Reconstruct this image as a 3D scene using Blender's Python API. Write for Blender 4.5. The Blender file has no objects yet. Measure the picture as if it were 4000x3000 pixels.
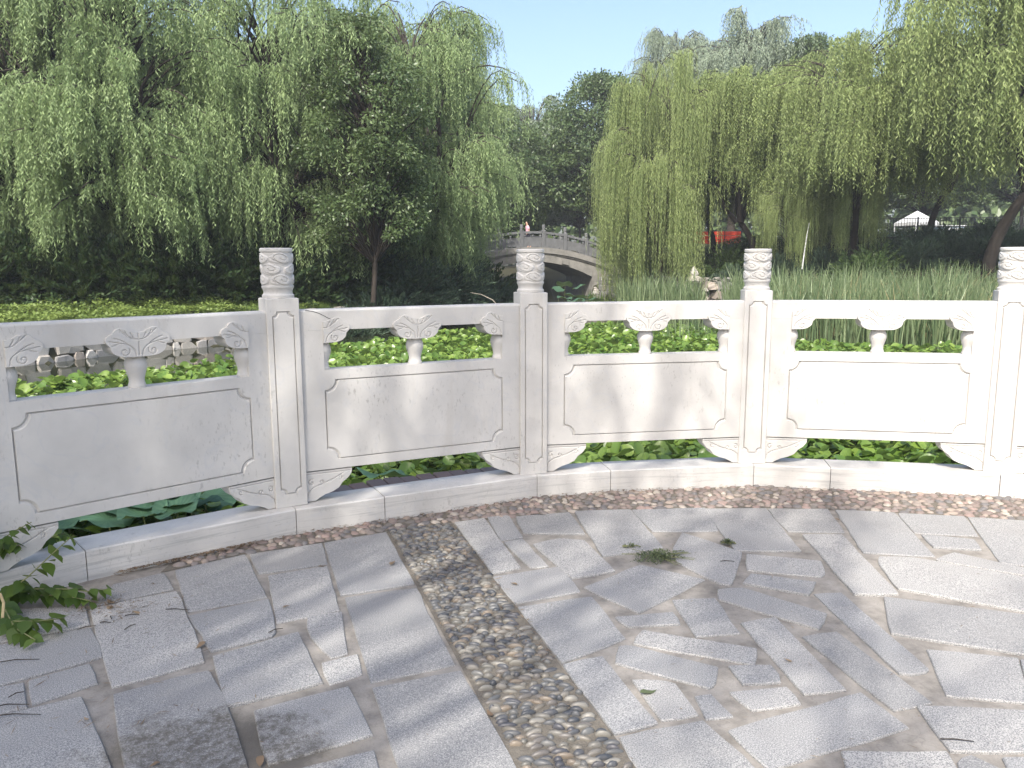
import bpy, math, random
import numpy as np
from math import radians, sin, cos, pi, tan, sqrt

# ------------------------------------------------------------------ camera
S = bpy.context.scene
COL = S.collection
F, PITCH, ROLL, CAMH = 3084.8, 0.15287, 0.00391, 1.50986      # focal length for a 4000 px wide frame
fw = np.array([0, cos(PITCH), -sin(PITCH)]); dn0 = np.array([0, -sin(PITCH), -cos(PITCH)]); rt0 = np.array([1., 0, 0])
RT = cos(ROLL) * rt0 + sin(ROLL) * dn0
DN = -sin(ROLL) * rt0 + cos(ROLL) * dn0
cam_d = bpy.data.cameras.new('camera'); cam = bpy.data.objects.new('camera', cam_d); COL.objects.link(cam)
cam_d.sensor_width = 36; cam_d.lens = F / 4000 * 36; cam_d.clip_end = 3000; cam_d.clip_start = 0.05
from mathutils import Matrix
cam.matrix_world = Matrix(((RT[0], -DN[0], -fw[0], 0), (RT[1], -DN[1], -fw[1], 0), (RT[2], -DN[2], -fw[2], CAMH), (0, 0, 0, 1)))
S.camera = cam
S.render.resolution_x, S.render.resolution_y = 1024, 768

# ------------------------------------------------------------------ sky, sun, exposure
SUN_EL, SUN_AZ = radians(48), radians(-109)                     # towards the sun, azimuth from +X
SUN = np.array([cos(SUN_EL) * cos(SUN_AZ), cos(SUN_EL) * sin(SUN_AZ), sin(SUN_EL)])
wd = bpy.data.worlds.new('World'); S.world = wd; wd.use_nodes = True
wn = wd.node_tree.nodes; wl = wd.node_tree.links; wn.clear()
sky = wn.new('ShaderNodeTexSky'); sky.sky_type = 'NISHITA'; sky.sun_disc = False
sky.sun_elevation = SUN_EL; sky.sun_rotation = math.atan2(SUN[0], SUN[1])
sky.altitude = 0; sky.air_density = 1.0; sky.dust_density = 3.8; sky.ozone_density = 1.3
bg = wn.new('ShaderNodeBackground'); bg.inputs['Strength'].default_value = 0.15
wo = wn.new('ShaderNodeOutputWorld'); wl.new(sky.outputs[0], bg.inputs[0]); wl.new(bg.outputs[0], wo.inputs[0])
sd = bpy.data.lights.new('sun', 'SUN'); sd.energy = 2.9; sd.angle = radians(0.53); sd.color = (1, .955, .885)
so = bpy.data.objects.new('sun', sd); COL.objects.link(so)
from mathutils import Vector
so.rotation_euler = Vector(-SUN).to_track_quat('-Z', 'Y').to_euler(); so.location = (-20, -40, 60)
S.view_settings.view_transform = 'Standard'; S.view_settings.look = 'None'
S.view_settings.exposure = 1.10; S.view_settings.gamma = 1.0; S.view_settings.use_curve_mapping = False
S.render.engine = 'CYCLES'
S.cycles.max_bounces = 6; S.cycles.diffuse_bounces = 3; S.cycles.transmission_bounces = 3; S.cycles.transparent_max_bounces = 4

# ------------------------------------------------------------------ helpers
def at(px, py, Y):
    """the place on the sight line of a photograph pixel at the ground distance Y"""
    d = fw + RT * (px - 2000) / F + DN * (py - 1500) / F
    return np.array([0, 0, CAMH]) + d * (Y / d[1])
def on(px, py, z=0.0):
    d = fw + RT * (px - 2000) / F + DN * (py - 1500) / F
    return np.array([0, 0, CAMH]) + d * ((z - CAMH) / d[2])
def project(P):
    q = np.asarray(P, float) - np.array([0, 0, CAMH]); c = q @ fw
    return 2000 + F * (q @ RT) / c, 1500 + F * (q @ DN) / c
def tag(o, label=None, cat=None, group=None, kind=None):
    if label: o['label'] = label
    if cat: o['category'] = cat
    if group: o['group'] = group
    if kind: o['kind'] = kind
    return o
def link(name, data, parent=None):
    o = bpy.data.objects.new(name, data); COL.objects.link(o)
    if parent is not None: o.parent = parent
    return o
def thing(name, label, cat, loc=(0, 0, 0), rz=0.0, group=None):
    o = link(name, None); o.location = loc; o.rotation_euler = (0, 0, rz); o.empty_display_size = .1
    return tag(o, label, cat, group)
def mesh_np(name, V, Q, mats, smooth=False, tint=None):
    V = np.asarray(V, np.float32); Q = np.asarray(Q, np.int32); n = Q.shape[1]
    me = bpy.data.meshes.new(name)
    me.vertices.add(len(V)); me.vertices.foreach_set('co', V.ravel())
    me.loops.add(Q.size); me.loops.foreach_set('vertex_index', Q.ravel())
    me.polygons.add(len(Q)); me.polygons.foreach_set('loop_start', np.arange(0, Q.size, n, dtype=np.int32))
    me.update(calc_edges=True)
    if smooth: me.polygons.foreach_set('use_smooth', np.ones(len(Q), bool))
    if tint is not None:
        me.attributes.new('tint', 'FLOAT', 'FACE').data.foreach_set('value', np.asarray(tint, np.float32))
    for m in (mats if isinstance(mats, (list, tuple)) else [mats]): me.materials.append(m)
    return me
class MB:
    def __init__(s): s.v = []; s.f = []
    def add(s, V, Fc):
        o = len(s.v); s.v += [tuple(map(float, p)) for p in V]; s.f += [tuple(i + o for i in f) for f in Fc]; return s
    def box(s, x0, x1, y0, y1, z0, z1, c=0.0):
        if c <= 0:
            V = [(x, y, z) for z in (z0, z1) for y in (y0, y1) for x in (x0, x1)]
            return s.add(V, [(0, 2, 3, 1), (4, 5, 7, 6), (0, 1, 5, 4), (2, 6, 7, 3), (0, 4, 6, 2), (1, 3, 7, 5)])
        # chamfered box
        V = []; 
        for z, e in ((z0, c), (z0 + c, 0), (z1 - c, 0), (z1, c)):
            a, b, cc, d = x0 + e, x1 - e, y0 + e, y1 - e
            k = c if e == 0 else 0
            a0, b0, c0, d0 = (x0, x1, y0, y1) if e == 0 else (a, b, cc, d)
            kk = c * .999
            V += [(a0 + kk, c0, z), (b0 - kk, c0, z), (b0, c0 + kk, z), (b0, d0 - kk, z), (b0 - kk, d0, z), (a0 + kk, d0, z), (a0, d0 - kk, z), (a0, c0 + kk, z)]
        Fc = [tuple(range(7, -1, -1)), tuple(range(24, 32))]
        for r in range(3):
            for i in range(8): Fc.append((r * 8 + i, r * 8 + (i + 1) % 8, r * 8 + 8 + (i + 1) % 8, r * 8 + 8 + i))
        return s.add(V, Fc)
    def tube(s, P, r, n=6, cap=True):
        P = np.asarray(P, float); r = np.broadcast_to(np.asarray(r, float), (len(P),)); o = len(s.v)
        T = np.gradient(P, axis=0); T /= np.linalg.norm(T, axis=1)[:, None] + 1e-9
        a = np.array([1., 0, 0]) if abs(T[0][0]) < .9 else np.array([0, 1., 0]); V = []
        for p, t, rr in zip(P, T, r):
            u = np.cross(t, a); u /= np.linalg.norm(u) + 1e-9; w = np.cross(t, u); a = -np.cross(t, u) if False else a
            for k in range(n):
                th = 2 * pi * k / n; V.append(p + rr * (cos(th) * u + sin(th) * w))
        Fc = []
        for i in range(len(P) - 1):
            for k in range(n): Fc.append((i * n + k, i * n + (k + 1) % n, i * n + n + (k + 1) % n, i * n + n + k))
        if cap: Fc.append(tuple(range(n - 1, -1, -1))); Fc.append(tuple(range((len(P) - 1) * n, len(P) * n)))
        return s.add(V, Fc)
    def lathe(s, prof, n=24, c=(0, 0)):
        V = []; m = len(prof)
        for r, z in prof:
            for k in range(n): V.append((c[0] + r * cos(2 * pi * k / n), c[1] + r * sin(2 * pi * k / n), z))
        Fc = [tuple(range(n - 1, -1, -1)), tuple(range((m - 1) * n, m * n))]
        for i in range(m - 1):
            for k in range(n): Fc.append((i * n + k, i * n + (k + 1) % n, i * n + n + (k + 1) % n, i * n + n + k))
        return s.add(V, Fc)
    def prism(s, poly, y0, y1):
        """polygon in x,z extruded along y"""
        n = len(poly); V = [(x, y0, z) for x, z in poly] + [(x, y1, z) for x, z in poly]
        return s.add(V, [tuple(range(n)), tuple(range(2 * n - 1, n - 1, -1))] + [((i + 1) % n, i, n + i, n + (i + 1) % n) for i in range(n)])
    def mesh(s, name, mat, smooth=None):
        me = bpy.data.meshes.new(name); me.from_pydata(s.v, [], s.f); me.update()
        for m in (mat if isinstance(mat, (list, tuple)) else [mat]): me.materials.append(m)
        if smooth:
            me.polygons.foreach_set('use_smooth', np.ones(len(me.polygons), bool))
            if smooth is not True:
                try: me.set_sharp_from_angle(angle=radians(smooth))
                except Exception: pass
        return me
    def build(s, name, mat, parent=None, smooth=None): return link(name, s.mesh(name, mat, smooth), parent)
def copy_tree(o, parent=None):
    c = o.copy(); COL.objects.link(c); c.parent = parent
    for ch in list(o.children): copy_tree(ch, c)
    return c

# ------------------------------------------------------------------ materials
def nmat(name):
    m = bpy.data.materials.new(name); m.use_nodes = True; nt = m.node_tree; nt.nodes.clear()
    out = nt.nodes.new('ShaderNodeOutputMaterial'); b = nt.nodes.new('ShaderNodeBsdfPrincipled'); nt.links.new(b.outputs[0], out.inputs[0])
    return m, nt, b, out
class N:
    """small node-graph helper"""
    def __init__(s, nt): s.nt = nt
    def n(s, t, **k):
        x = s.nt.nodes.new('ShaderNode' + t)
        for a, v in k.items(): setattr(x, a, v)
        return x
    def l(s, a, b): s.nt.links.new(a, b)
    def pos(s, scale=(1, 1, 1), obj=False, rot=(0, 0, 0)):
        src = s.n('TexCoord').outputs['Object'] if obj else s.n('NewGeometry').outputs['Position']
        mp = s.n('Mapping'); s.l(src, mp.inputs[0]); mp.inputs['Scale'].default_value = scale; mp.inputs['Rotation'].default_value = rot
        return mp.outputs[0]
    def noise(s, vec, scale, detail=3, rough=.55):
        x = s.n('TexNoise'); s.l(vec, x.inputs['Vector']); x.inputs['Scale'].default_value = scale; x.inputs['Detail'].default_value = detail; x.inputs['Roughness'].default_value = rough
        return x.outputs['Fac']
    def ramp(s, fac, stops, interp='LINEAR'):
        x = s.n('ValToRGB'); s.l(fac, x.inputs[0]); r = x.color_ramp; r.interpolation = interp
        while len(r.elements) < len(stops): r.elements.new(.5)
        for e, (p, c) in zip(r.elements, stops):
            e.position = p; e.color = (c, c, c, 1) if not hasattr(c, '__len__') else (*c, 1)
        return x.outputs[0]
    def mix(s, fac, a, b, mode='MIX'):
        x = s.n('Mix', data_type='RGBA', blend_type=mode)
        for i, v in ((0, fac), (6, a), (7, b)):
            if hasattr(v, 'links') or hasattr(v, 'is_linked'): s.l(v, x.inputs[i])
            else: x.inputs[i].default_value = v if i == 0 else ((v, v, v, 1) if not hasattr(v, '__len__') else (*v, 1))
        return x.outputs[2]
    def math(s, op, a, b=0.0):
        x = s.n('Math', operation=op)
        for i, v in ((0, a), (1, b)):
            if hasattr(v, 'is_linked'): s.l(v, x.inputs[i])
            else: x.inputs[i].default_value = v
        return x.outputs[0]
    def bump(s, h, strength, dist, b):
        x = s.n('Bump'); x.inputs['Strength'].default_value = strength; x.inputs['Distance'].default_value = dist
        s.l(h, x.inputs['Height']); s.l(x.outputs[0], b.inputs['Normal'])
def marble(name, streak=False, base=(.57, .55, .515), dark=(.345, .335, .315)):
    m, nt, b, _ = nmat(name); g = N(nt)
    p = g.pos()
    cloud = g.ramp(g.noise(p, 3.0, 5, .6), [(.32, 0.), (.72, 1.)])
    c = g.mix(cloud, base, tuple(.5 * (x + y) for x, y in zip(base, dark)))
    # fine scuffs and pits
    sc = g.ramp(g.noise(g.pos((55, 55, 22)), 1.0, 4, .7), [(.575, 0.), (.65, 1.)])
    where = g.ramp(g.noise(p, 2.3, 3), [(.47, 0.), (.68, 1.)])
    c = g.mix(g.math('MULTIPLY', sc, g.math('MULTIPLY', where, .70)), c, (.27, .255, .23))
    # faint veins
    v = g.n('TexNoise'); g.l(p, v.inputs['Vector']); v.inputs['Scale'].default_value = 2.2; v.inputs['Detail'].default_value = 6; v.inputs['Distortion'].default_value = 1.2
    vein = g.ramp(v.outputs['Fac'], [(.485, 0.), (.5, 1.), (.515, 0.)])
    c = g.mix(g.math('MULTIPLY', vein, .26), c, (.42, .43, .45))
    # scratched patches: short leaf-shaped nicks in a few places
    vo = g.n('TexVoronoi'); g.l(g.pos((70, 70, 26), rot=(.3, .5, .2)), vo.inputs['Vector']); vo.inputs['Scale'].default_value = 1.0
    nick = g.ramp(vo.outputs['Distance'], [(.10, 1.), (.22, 0.)]); pat = g.ramp(g.noise(p, 1.7, 4, .6), [(.54, 0.), (.66, 1.)])
    c = g.mix(g.math('MULTIPLY', g.math('MULTIPLY', nick, pat), .6), c, (.30, .285, .26))
    # light dirt and yellow weathering
    st = g.ramp(g.noise(g.pos((9, 9, 1.4)), 1.0, 4, .6), [(.58, 0.), (.8, 1.)])
    c = g.mix(g.math('MULTIPLY', st, .42), c, (.40, .365, .31))
    if streak:
        lv = g.ramp(g.noise(g.pos((2.2, 2.2, 60)), 1.0, 5, .65), [(.52, 0.), (.64, 1.)])
        c = g.mix(g.math('MULTIPLY', lv, .62), c, (.32, .315, .30))
        pits = g.ramp(g.noise(g.pos((30, 30, 90)), 1.0, 3, .6), [(.63, 0.), (.70, 1.)])
        c = g.mix(g.math('MULTIPLY', pits, .6), c, (.36, .34, .31))
    g.l(c, b.inputs['Base Color']); b.inputs['Roughness'].default_value = .55; b.inputs['Specular IOR Level'].default_value = .3
    g.bump(g.noise(p, 120, 3), .12, .004, b)
    return m
def granite():
    m, nt, b, _ = nmat('granite'); g = N(nt); p = g.pos()
    oi = g.n('ObjectInfo').outputs['Random']
    base = g.ramp(oi, [(0., (.230, .228, .222)), (.3, (.304, .299, .285)), (.6, (.274, .274, .270)), (.8, (.348, .339, .320)), (1., (.384, .373, .348))])
    sp = g.noise(p, 240, 2, .6)
    c = g.mix(g.ramp(sp, [(.40, 1.), (.50, 0.)]), base, (.155, .155, .16))
    c = g.mix(g.ramp(sp, [(.55, 0.), (.68, .62)]), c, (.53, .515, .48))
    big = g.noise(p, 4.5, 4)
    c = g.mix(g.ramp(big, [(.45, 0.), (.75, .35)]), c, (.25, .24, .225))
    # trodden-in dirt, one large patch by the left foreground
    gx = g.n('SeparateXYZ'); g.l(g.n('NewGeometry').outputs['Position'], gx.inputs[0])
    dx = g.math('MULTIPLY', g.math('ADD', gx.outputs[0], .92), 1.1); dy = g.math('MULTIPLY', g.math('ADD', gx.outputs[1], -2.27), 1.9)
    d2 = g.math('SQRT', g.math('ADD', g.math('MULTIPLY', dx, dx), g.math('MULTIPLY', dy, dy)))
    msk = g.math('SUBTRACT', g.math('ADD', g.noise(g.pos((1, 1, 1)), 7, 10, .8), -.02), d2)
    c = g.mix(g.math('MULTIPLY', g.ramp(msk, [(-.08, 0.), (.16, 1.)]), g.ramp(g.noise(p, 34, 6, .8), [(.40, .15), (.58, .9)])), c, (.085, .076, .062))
    fine = g.ramp(g.noise(p, 26, 5, .75), [(.60, 0.), (.72, .5)])
    c = g.mix(g.math('MULTIPLY', fine, .6), c, (.30, .27, .235))
    g.l(c, b.inputs['Base Color']); b.inputs['Roughness'].default_value = .72; b.inputs['Specular IOR Level'].default_value = .3
    g.bump(g.noise(p, 260, 3), .15, .002, b)
    return m
def mortar():
    m, nt, b, _ = nmat('mortar'); g = N(nt); p = g.pos()
    c = g.ramp(g.noise(p, 7, 6, .7), [(.3, (.14, .127, .108)), (.5, (.255, .233, .203)), (.72, (.34, .314, .277))])
    c = g.mix(g.ramp(g.noise(p, 150, 3, .7), [(.55, 0.), (.7, .6)]), c, (.20, .18, .16))
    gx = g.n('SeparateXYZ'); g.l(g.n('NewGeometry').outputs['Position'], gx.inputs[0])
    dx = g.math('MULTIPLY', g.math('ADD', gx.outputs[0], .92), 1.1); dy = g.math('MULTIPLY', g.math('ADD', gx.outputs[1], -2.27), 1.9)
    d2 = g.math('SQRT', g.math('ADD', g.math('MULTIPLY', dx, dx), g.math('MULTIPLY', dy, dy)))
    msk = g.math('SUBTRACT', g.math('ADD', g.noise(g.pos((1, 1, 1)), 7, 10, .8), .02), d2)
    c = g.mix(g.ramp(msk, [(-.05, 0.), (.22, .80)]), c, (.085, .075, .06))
    cr = g.n('TexVoronoi', feature='DISTANCE_TO_EDGE'); wob = g.n('TexNoise'); g.l(p, wob.inputs['Vector']); wob.inputs['Scale'].default_value = 9; g.l(g.mix(.35, g.pos((1, 1, 1)), wob.outputs['Color']), cr.inputs['Vector']); cr.inputs['Scale'].default_value = 5.0
    c = g.mix(g.ramp(cr.outputs['Distance'], [(.0, .28), (.014, 0.)]), c, (.10, .09, .08))
    g.l(c, b.inputs['Base Color']); b.inputs['Roughness'].default_value = .9
    g.bump(g.noise(p, 70, 5, .7), .6, .006, b)
    return m
def island_colour(name, stops, rough=.55, per_island=False, bump=0.0, mottle=.3, spec=.4):
    m, nt, b, _ = nmat(name); g = N(nt)
    r = g.n('NewGeometry').outputs['Random Per Island'] if per_island else g.n('ObjectInfo').outputs['Random']
    n = len(stops); c = g.ramp(r, [(i / n, s) for i, s in enumerate(stops)], 'CONSTANT')
    c = g.mix(g.math('MULTIPLY', g.ramp(g.noise(g.pos(), 45, 4, .7), [(.4, 0.), (.7, 1.)]), mottle), c, (.16, .145, .13))
    g.l(c, b.inputs['Base Color']); b.inputs['Roughness'].default_value = rough; b.inputs['Specular IOR Level'].default_value = spec
    if bump: g.bump(g.noise(g.pos(), 60, 4), bump, .01, b)
    return m
def leafmat(name, a, bcol, back=None, trans=.3, rough=.45, spec=.35, noise=0.0):
    m, nt, b, out = nmat(name); g = N(nt)
    at_ = g.n('Attribute', attribute_name='tint').outputs['Fac']
    c = g.ramp(at_, [(0., a), (1., bcol)])
    if back is not None:
        c = g.mix(g.n('NewGeometry').outputs['Backfacing'], c, g.mix(.6, c, back))
    g.l(c, b.inputs['Base Color']); b.inputs['Roughness'].default_value = rough; b.inputs['Specular IOR Level'].default_value = spec
    t = g.n('BsdfTranslucent'); g.l(g.mix(.25, c, (.32, .38, .08)), t.inputs[0])
    ms = g.n('MixShader'); ms.inputs[0].default_value = trans
    g.l(b.outputs[0], ms.inputs[1]); g.l(t.outputs[0], ms.inputs[2]); g.l(ms.outputs[0], out.inputs[0])
    return m
def plain(name, col, rough=.6, var=.25, scale=12, spec=.4, bump=.15, metal=0.0):
    m, nt, b, _ = nmat(name); g = N(nt); p = g.pos()
    c = g.mix(g.ramp(g.noise(p, scale, 5, .65), [(.35, 0.), (.7, var)]), col, tuple(.45 * x for x in col))
    g.l(c, b.inputs['Base Color']); b.inputs['Roughness'].default_value = rough; b.inputs['Specular IOR Level'].default_value = spec; b.inputs['Metallic'].default_value = metal
    if bump: g.bump(g.noise(p, scale * 4, 4), bump, .01, b)
    return m
M = {}
M['marble'] = marble('white_marble'); M['plinth'] = marble('streaked_marble', True)
M['granite'] = granite(); M['mortar'] = mortar()
PEB = [tuple(.70 * q for q in c_) for c_ in [(.19, .19, .18), (.13, .135, .14), (.07, .078, .09), (.24, .225, .19), (.27, .25, .215), (.16, .155, .135), (.21, .19, .155), (.09, .092, .105), (.34, .32, .275), (.18, .165, .15), (.27, .22, .165), (.145, .15, .15), (.10, .105, .115), (.20, .19, .165)]]
M['pebble'] = island_colour('river_pebble', PEB, .42); M['pebble_i'] = island_colour('river_pebble_joined', PEB, .42, True)
RED = [(.20, .155, .135), (.165, .13, .115), (.24, .20, .17), (.15, .135, .12), (.215, .17, .15), (.31, .25, .205), (.20, .17, .155), (.14, .132, .13), (.37, .325, .275), (.26, .19, .165)]
M['red_pebble'] = island_colour('brown_pebble', RED, .6); M['red_pebble_i'] = island_colour('brown_pebble_joined', RED, .6, True)
STO = [(.38, .36, .32), (.31, .30, .285), (.44, .41, .36), (.38, .33, .28), (.50, .48, .44), (.28, .275, .265)]
M['rubble'] = island_colour('rubble_stone', STO, .85, False, .8, .5)
M['brick'] = island_colour('dark_red_brick', [(.20, .135, .12), (.17, .125, .115), (.23, .15, .13), (.16, .13, .125)], .85, False, .5, .5)
M['willow_a'] = leafmat('willow_leaf_grey', (.110, .178, .068), (.360, .465, .215), (.32, .40, .22), .36, .55, .2)
M['willow_b'] = leafmat('willow_leaf_yellow', (.108, .160, .050), (.350, .425, .165), (.33, .38, .18), .36, .55, .2)
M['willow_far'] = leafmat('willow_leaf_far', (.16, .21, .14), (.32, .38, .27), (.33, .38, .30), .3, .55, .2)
M['broad'] = leafmat('broad_leaf_green', (.042, .080, .030), (.155, .215, .085), (.10, .14, .06), .25, .4, .4)
M['juniper'] = leafmat('juniper_needle', (.020, .042, .028), (.070, .108, .064), None, .1, .6, .3)
M['bush'] = leafmat('bush_leaf', (.032, .065, .022), (.095, .145, .042), None, .25, .45, .35)
M['bush_painted_shade'] = leafmat('bush_leaf_painted_shade', (.016, .036, .014), (.055, .090, .032), None, .2, .5, .3)  # bush leaf colour darkened to stand in for shade under the willows
M['cover'] = leafmat('ground_cover_leaf', (.095, .155, .036), (.24, .31, .085), None, .3, .5, .3)
M['grass'] = leafmat('grass_blade', (.06, .11, .025), (.15, .21, .05), None, .3, .5, .3)
M['reed'] = leafmat('reed_blade', (.060, .105, .045), (.220, .275, .140), None, .25, .45, .4)
M['dry_reed'] = leafmat('dry_reed_blade', (.20, .17, .08), (.42, .36, .20), None, .2, .6, .2)
M['hyacinth'] = leafmat('hyacinth_leaf', (.062, .135, .020), (.230, .330, .065), (.18, .27, .08), .32, .30, .55)
M['lotus'] = leafmat('lotus_leaf', (.055, .125, .075), (.10, .185, .11), (.12, .18, .06), .25, .5, .3)
M['vine'] = leafmat('vine_leaf', (.045, .090, .018), (.135, .205, .035), None, .35, .45, .35)
M['weed'] = leafmat('weed_leaf', (.06, .085, .045), (.13, .155, .08), None, .2, .6, .2)
M['dry'] = leafmat('dry_leaf', (.10, .065, .045), (.34, .25, .16), None, .15, .7, .2)
M['bark'] = plain('willow_bark', (.055, .046, .038), .9, .6, 9, .2, .7)
M['twig'] = plain('green_twig', (.16, .17, .07), .7, .3, 20)
M['soil'] = plain('bank_soil', (.060, .058, .035), .95, .6, 1.2, .1, .5)
M['bridge'] = plain('bridge_stone', (.29, .28, .255), .9, .7, 2.6, .3, .4)
M['bridge_rail'] = plain('rail_stone_painted_shade', (.17, .175, .178), .9, .6, 3.5, .3, .3)  # grey stone, colour darkened to carry dappled tree shade on the balustrade
M['iron'] = plain('black_iron', (.02, .022, .022), .5, .2, 20)
M['green_iron'] = plain('green_painted_wire', (.03, .13, .09), .5, .2, 20)
M['red_paint'] = plain('red_paint', (.55, .055, .025), .5, .35, 3)
M['white_paint'] = plain('white_paint', (.55, .56, .56), .5, .3, 3)
M['booth_blue'] = plain('pale_blue_panel', (.45, .56, .66), .3, .2, 5)
M['skin'] = plain('skin', (.50, .31, .22), .55, .1, 20, .4, 0)
M['pink'] = plain('pink_cloth', (.72, .42, .50), .85, .15, 20, .2, .1)
M['dark_cloth'] = plain('dark_cloth', (.035, .035, .045), .85, .2, 20, .2, .1)
M['hair'] = plain('black_hair', (.012, .011, .010), .45, .2, 40, .4, .2)
M['lotus_stem'] = plain('lotus_stalk', (.22, .25, .10), .7, .3, 20)
def water():
    m, nt, b, _ = nmat('pond_water'); g = N(nt)
    b.inputs['Base Color'].default_value = (.022, .026, .014, 1); b.inputs['Roughness'].default_value = .04; b.inputs['Specular IOR Level'].default_value = .5; b.inputs['IOR'].default_value = 1.33
    g.bump(g.noise(g.pos(), 5, 3), .05, .02, b); return m
M['water'] = water()

# ------------------------------------------------------------------ terrain and water
CX, CY = 1.62, 0.32                                             # centre of the round terrace
WATER_Z = -0.70
POND = np.array([(-16, 5), (-13.6, 12), (-11.6, 15.2), (-10.7, 17.2), (-9.6, 19.5), (-8.1, 21.2), (-4.7, 26.2), (-2.7, 28.2), (-2.2, 34), (-2.2, 44), (-3.0, 50), (-4.5, 62), (3, 64),
                 (4.6, 54), (5.0, 48.8), (5.6, 45), (7.2, 40), (9.2, 35.5), (11.5, 32.5), (15, 31), (20, 29.5), (26, 27), (29, 16), (24, 7), (9, 2.0), (6.6, 1.0), (-3.4, 1.0), (-8, 2.5)], float)
def pond_sd(P):
    P = np.asarray(P, float); A = POND; B = np.roll(POND, -1, 0); d = np.full(len(P), 1e9); ins = np.zeros(len(P), bool)
    for a, b in zip(A, B):
        e = b - a; w = P - a; t = np.clip((w @ e) / (e @ e), 0, 1); d = np.minimum(d, np.linalg.norm(w - t[:, None] * e, axis=1))
        c = ((a[1] > P[:, 1]) != (b[1] > P[:, 1])); xx = a[0] + (P[:, 1] - a[1]) / (e[1] if abs(e[1]) > 1e-9 else 1e-9) * e[0]
        ins ^= c & (P[:, 0] < xx)
    return np.where(ins, -d, d)
def ground_z(P):
    P = np.atleast_2d(np.asarray(P, float)); d = pond_sd(P); x, y = P[:, 0], P[:, 1]
    left = .02 + .07 * np.clip(d - .3, 0, 14); right = -.05 + .30 * np.clip(d, 0, 9.2)
    k = np.clip((x - .5) / 3, 0, 1); z = left * (1 - k) + right * k
    z = z * np.clip((y - 4) / 6, 0, 1) - .06 * (1 - np.clip((y - 4) / 6, 0, 1))
    z += .10 * np.sin(x * .9 + 1.3) * np.sin(y * .7) * np.clip(d / 3, 0, 1) * (y > 8)
    bed = np.where(d < -.05, -1.25, np.where(d < .12, -1.25 + (d + .05) / .17 * (1.25 + .0) , z))
    z = np.where(d < .12, np.minimum(bed, z), z)
    r = np.hypot(x - CX, y - CY)
    return np.where(r < 5.15, -.14, z)
def axis(lo, hi, fine0, fine1, step):
    a = list(np.arange(fine0, fine1 + 1e-6, step)); s = step; v = fine0
    while v > lo: s *= 1.35; v -= s; a.insert(0, v)
    s = step; v = fine1
    while v < hi: s *= 1.35; v += s; a.append(v)
    return np.array(a)
gx_ = axis(-700, 700, -20, 32, .45); gy_ = axis(-500, 1200, -8, 64, .45)
GXX, GYY = np.meshgrid(gx_, gy_); P2 = np.c_[GXX.ravel(), GYY.ravel()]
GV = np.c_[P2, ground_z(P2)]; nx, ny = len(gx_), len(gy_)
ii, jj = np.meshgrid(np.arange(nx - 1), np.arange(ny - 1)); k0 = (jj * nx + ii).ravel()
tag(link('ground', mesh_np('ground', GV, np.c_[k0, k0 + 1, k0 + 1 + nx, k0 + nx], M['soil'], True)), kind='structure')
wp = POND * 1.0
mb = MB(); mb.add([(x, y, WATER_Z) for x, y in wp], [tuple(range(len(wp)))]); tag(mb.build('water', M['water']), kind='structure')

# ------------------------------------------------------------------ terrace: mortar bed, granite slabs, pebble band, pebble border
mb = MB(); n = 120
ring = [(CX + 4.98 * cos(2 * pi * k / n), CY + 4.98 * sin(2 * pi * k / n)) for k in range(n)]
mb.add([(x, y, -.009) for x, y in ring] + [(x, y, -.2) for x, y in ring], [tuple(range(n))] + [(i, n + i, n + (i + 1) % n, (i + 1) % n) for i in range(n)])
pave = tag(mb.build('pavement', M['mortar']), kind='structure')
mb = MB(); R0 = 5.06
for k in range(90):
    a0 = radians(20 + 140 * k / 90); a1 = radians(20 + 140 * (k + 1) / 90)
    V = [(CX + r * cos(a), CY + r * sin(a), z) for r in (R0, R0 + .34) for a in (a0, a1) for z in (-1.3, .028)]
    mb.add(V, [(0, 2, 3, 1), (4, 5, 7, 6), (1, 3, 7, 5)])
tag(mb.build('terrace_wall', plain('terrace_stone', (.30, .28, .25), .9, .6, 5)), kind='structure')
SC = .72333
R5 = lambda x, y: on(x * SC, 1800 + y * SC)[:2]
R6 = lambda x, y: on(1200 + x * SC, 1800 + y * SC)[:2]
R7 = lambda x, y: on(2400 + x * SC, 1800 + y * SC)[:2]
SL5 = [[(945, 588), (1320, 503), (1440, 732), (1195, 778), (1015, 812)], [(1348, 505), (1740, 440), (1770, 553), (1395, 608)], [(1450, 622), (1764, 570), (1834, 805), (1495, 872)],
       [(1012, 836), (1450, 742), (1487, 902), (1470, 948), (1140, 1028), (1090, 940)], [(1150, 1055), (1610, 922), (1740, 1195), (1225, 1332)], [(1664, 845), (1842, 815), (1874, 1038), (1789, 1062), (1672, 945)],
       [(1370, 1347), (1884, 1213), (2010, 1475), (1450, 1638)], [(1480, 1690), (2019, 1563), (2060, 1720), (1500, 1790)], [(487, 800), (950, 705), (1020, 860), (1100, 1085), (605, 1222)],
       [(612, 668), (885, 604), (938, 690), (510, 782)], [(612, 1262), (1128, 1134), (1235, 1345), (1350, 1700), (690, 1740)], [(-140, 810), (462, 788), (488, 883), (-140, 1005)],
       [(-140, 1020), (492, 897), (553, 1056), (0, 1208), (-140, 1235)], [(150, 1187), (482, 1094), (528, 1197), (175, 1313)], [(-140, 1250), (130, 1192), (142, 1328), (-140, 1392)], [(-140, 1408), (438, 1267), (620, 1720), (-140, 1740)]]
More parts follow.
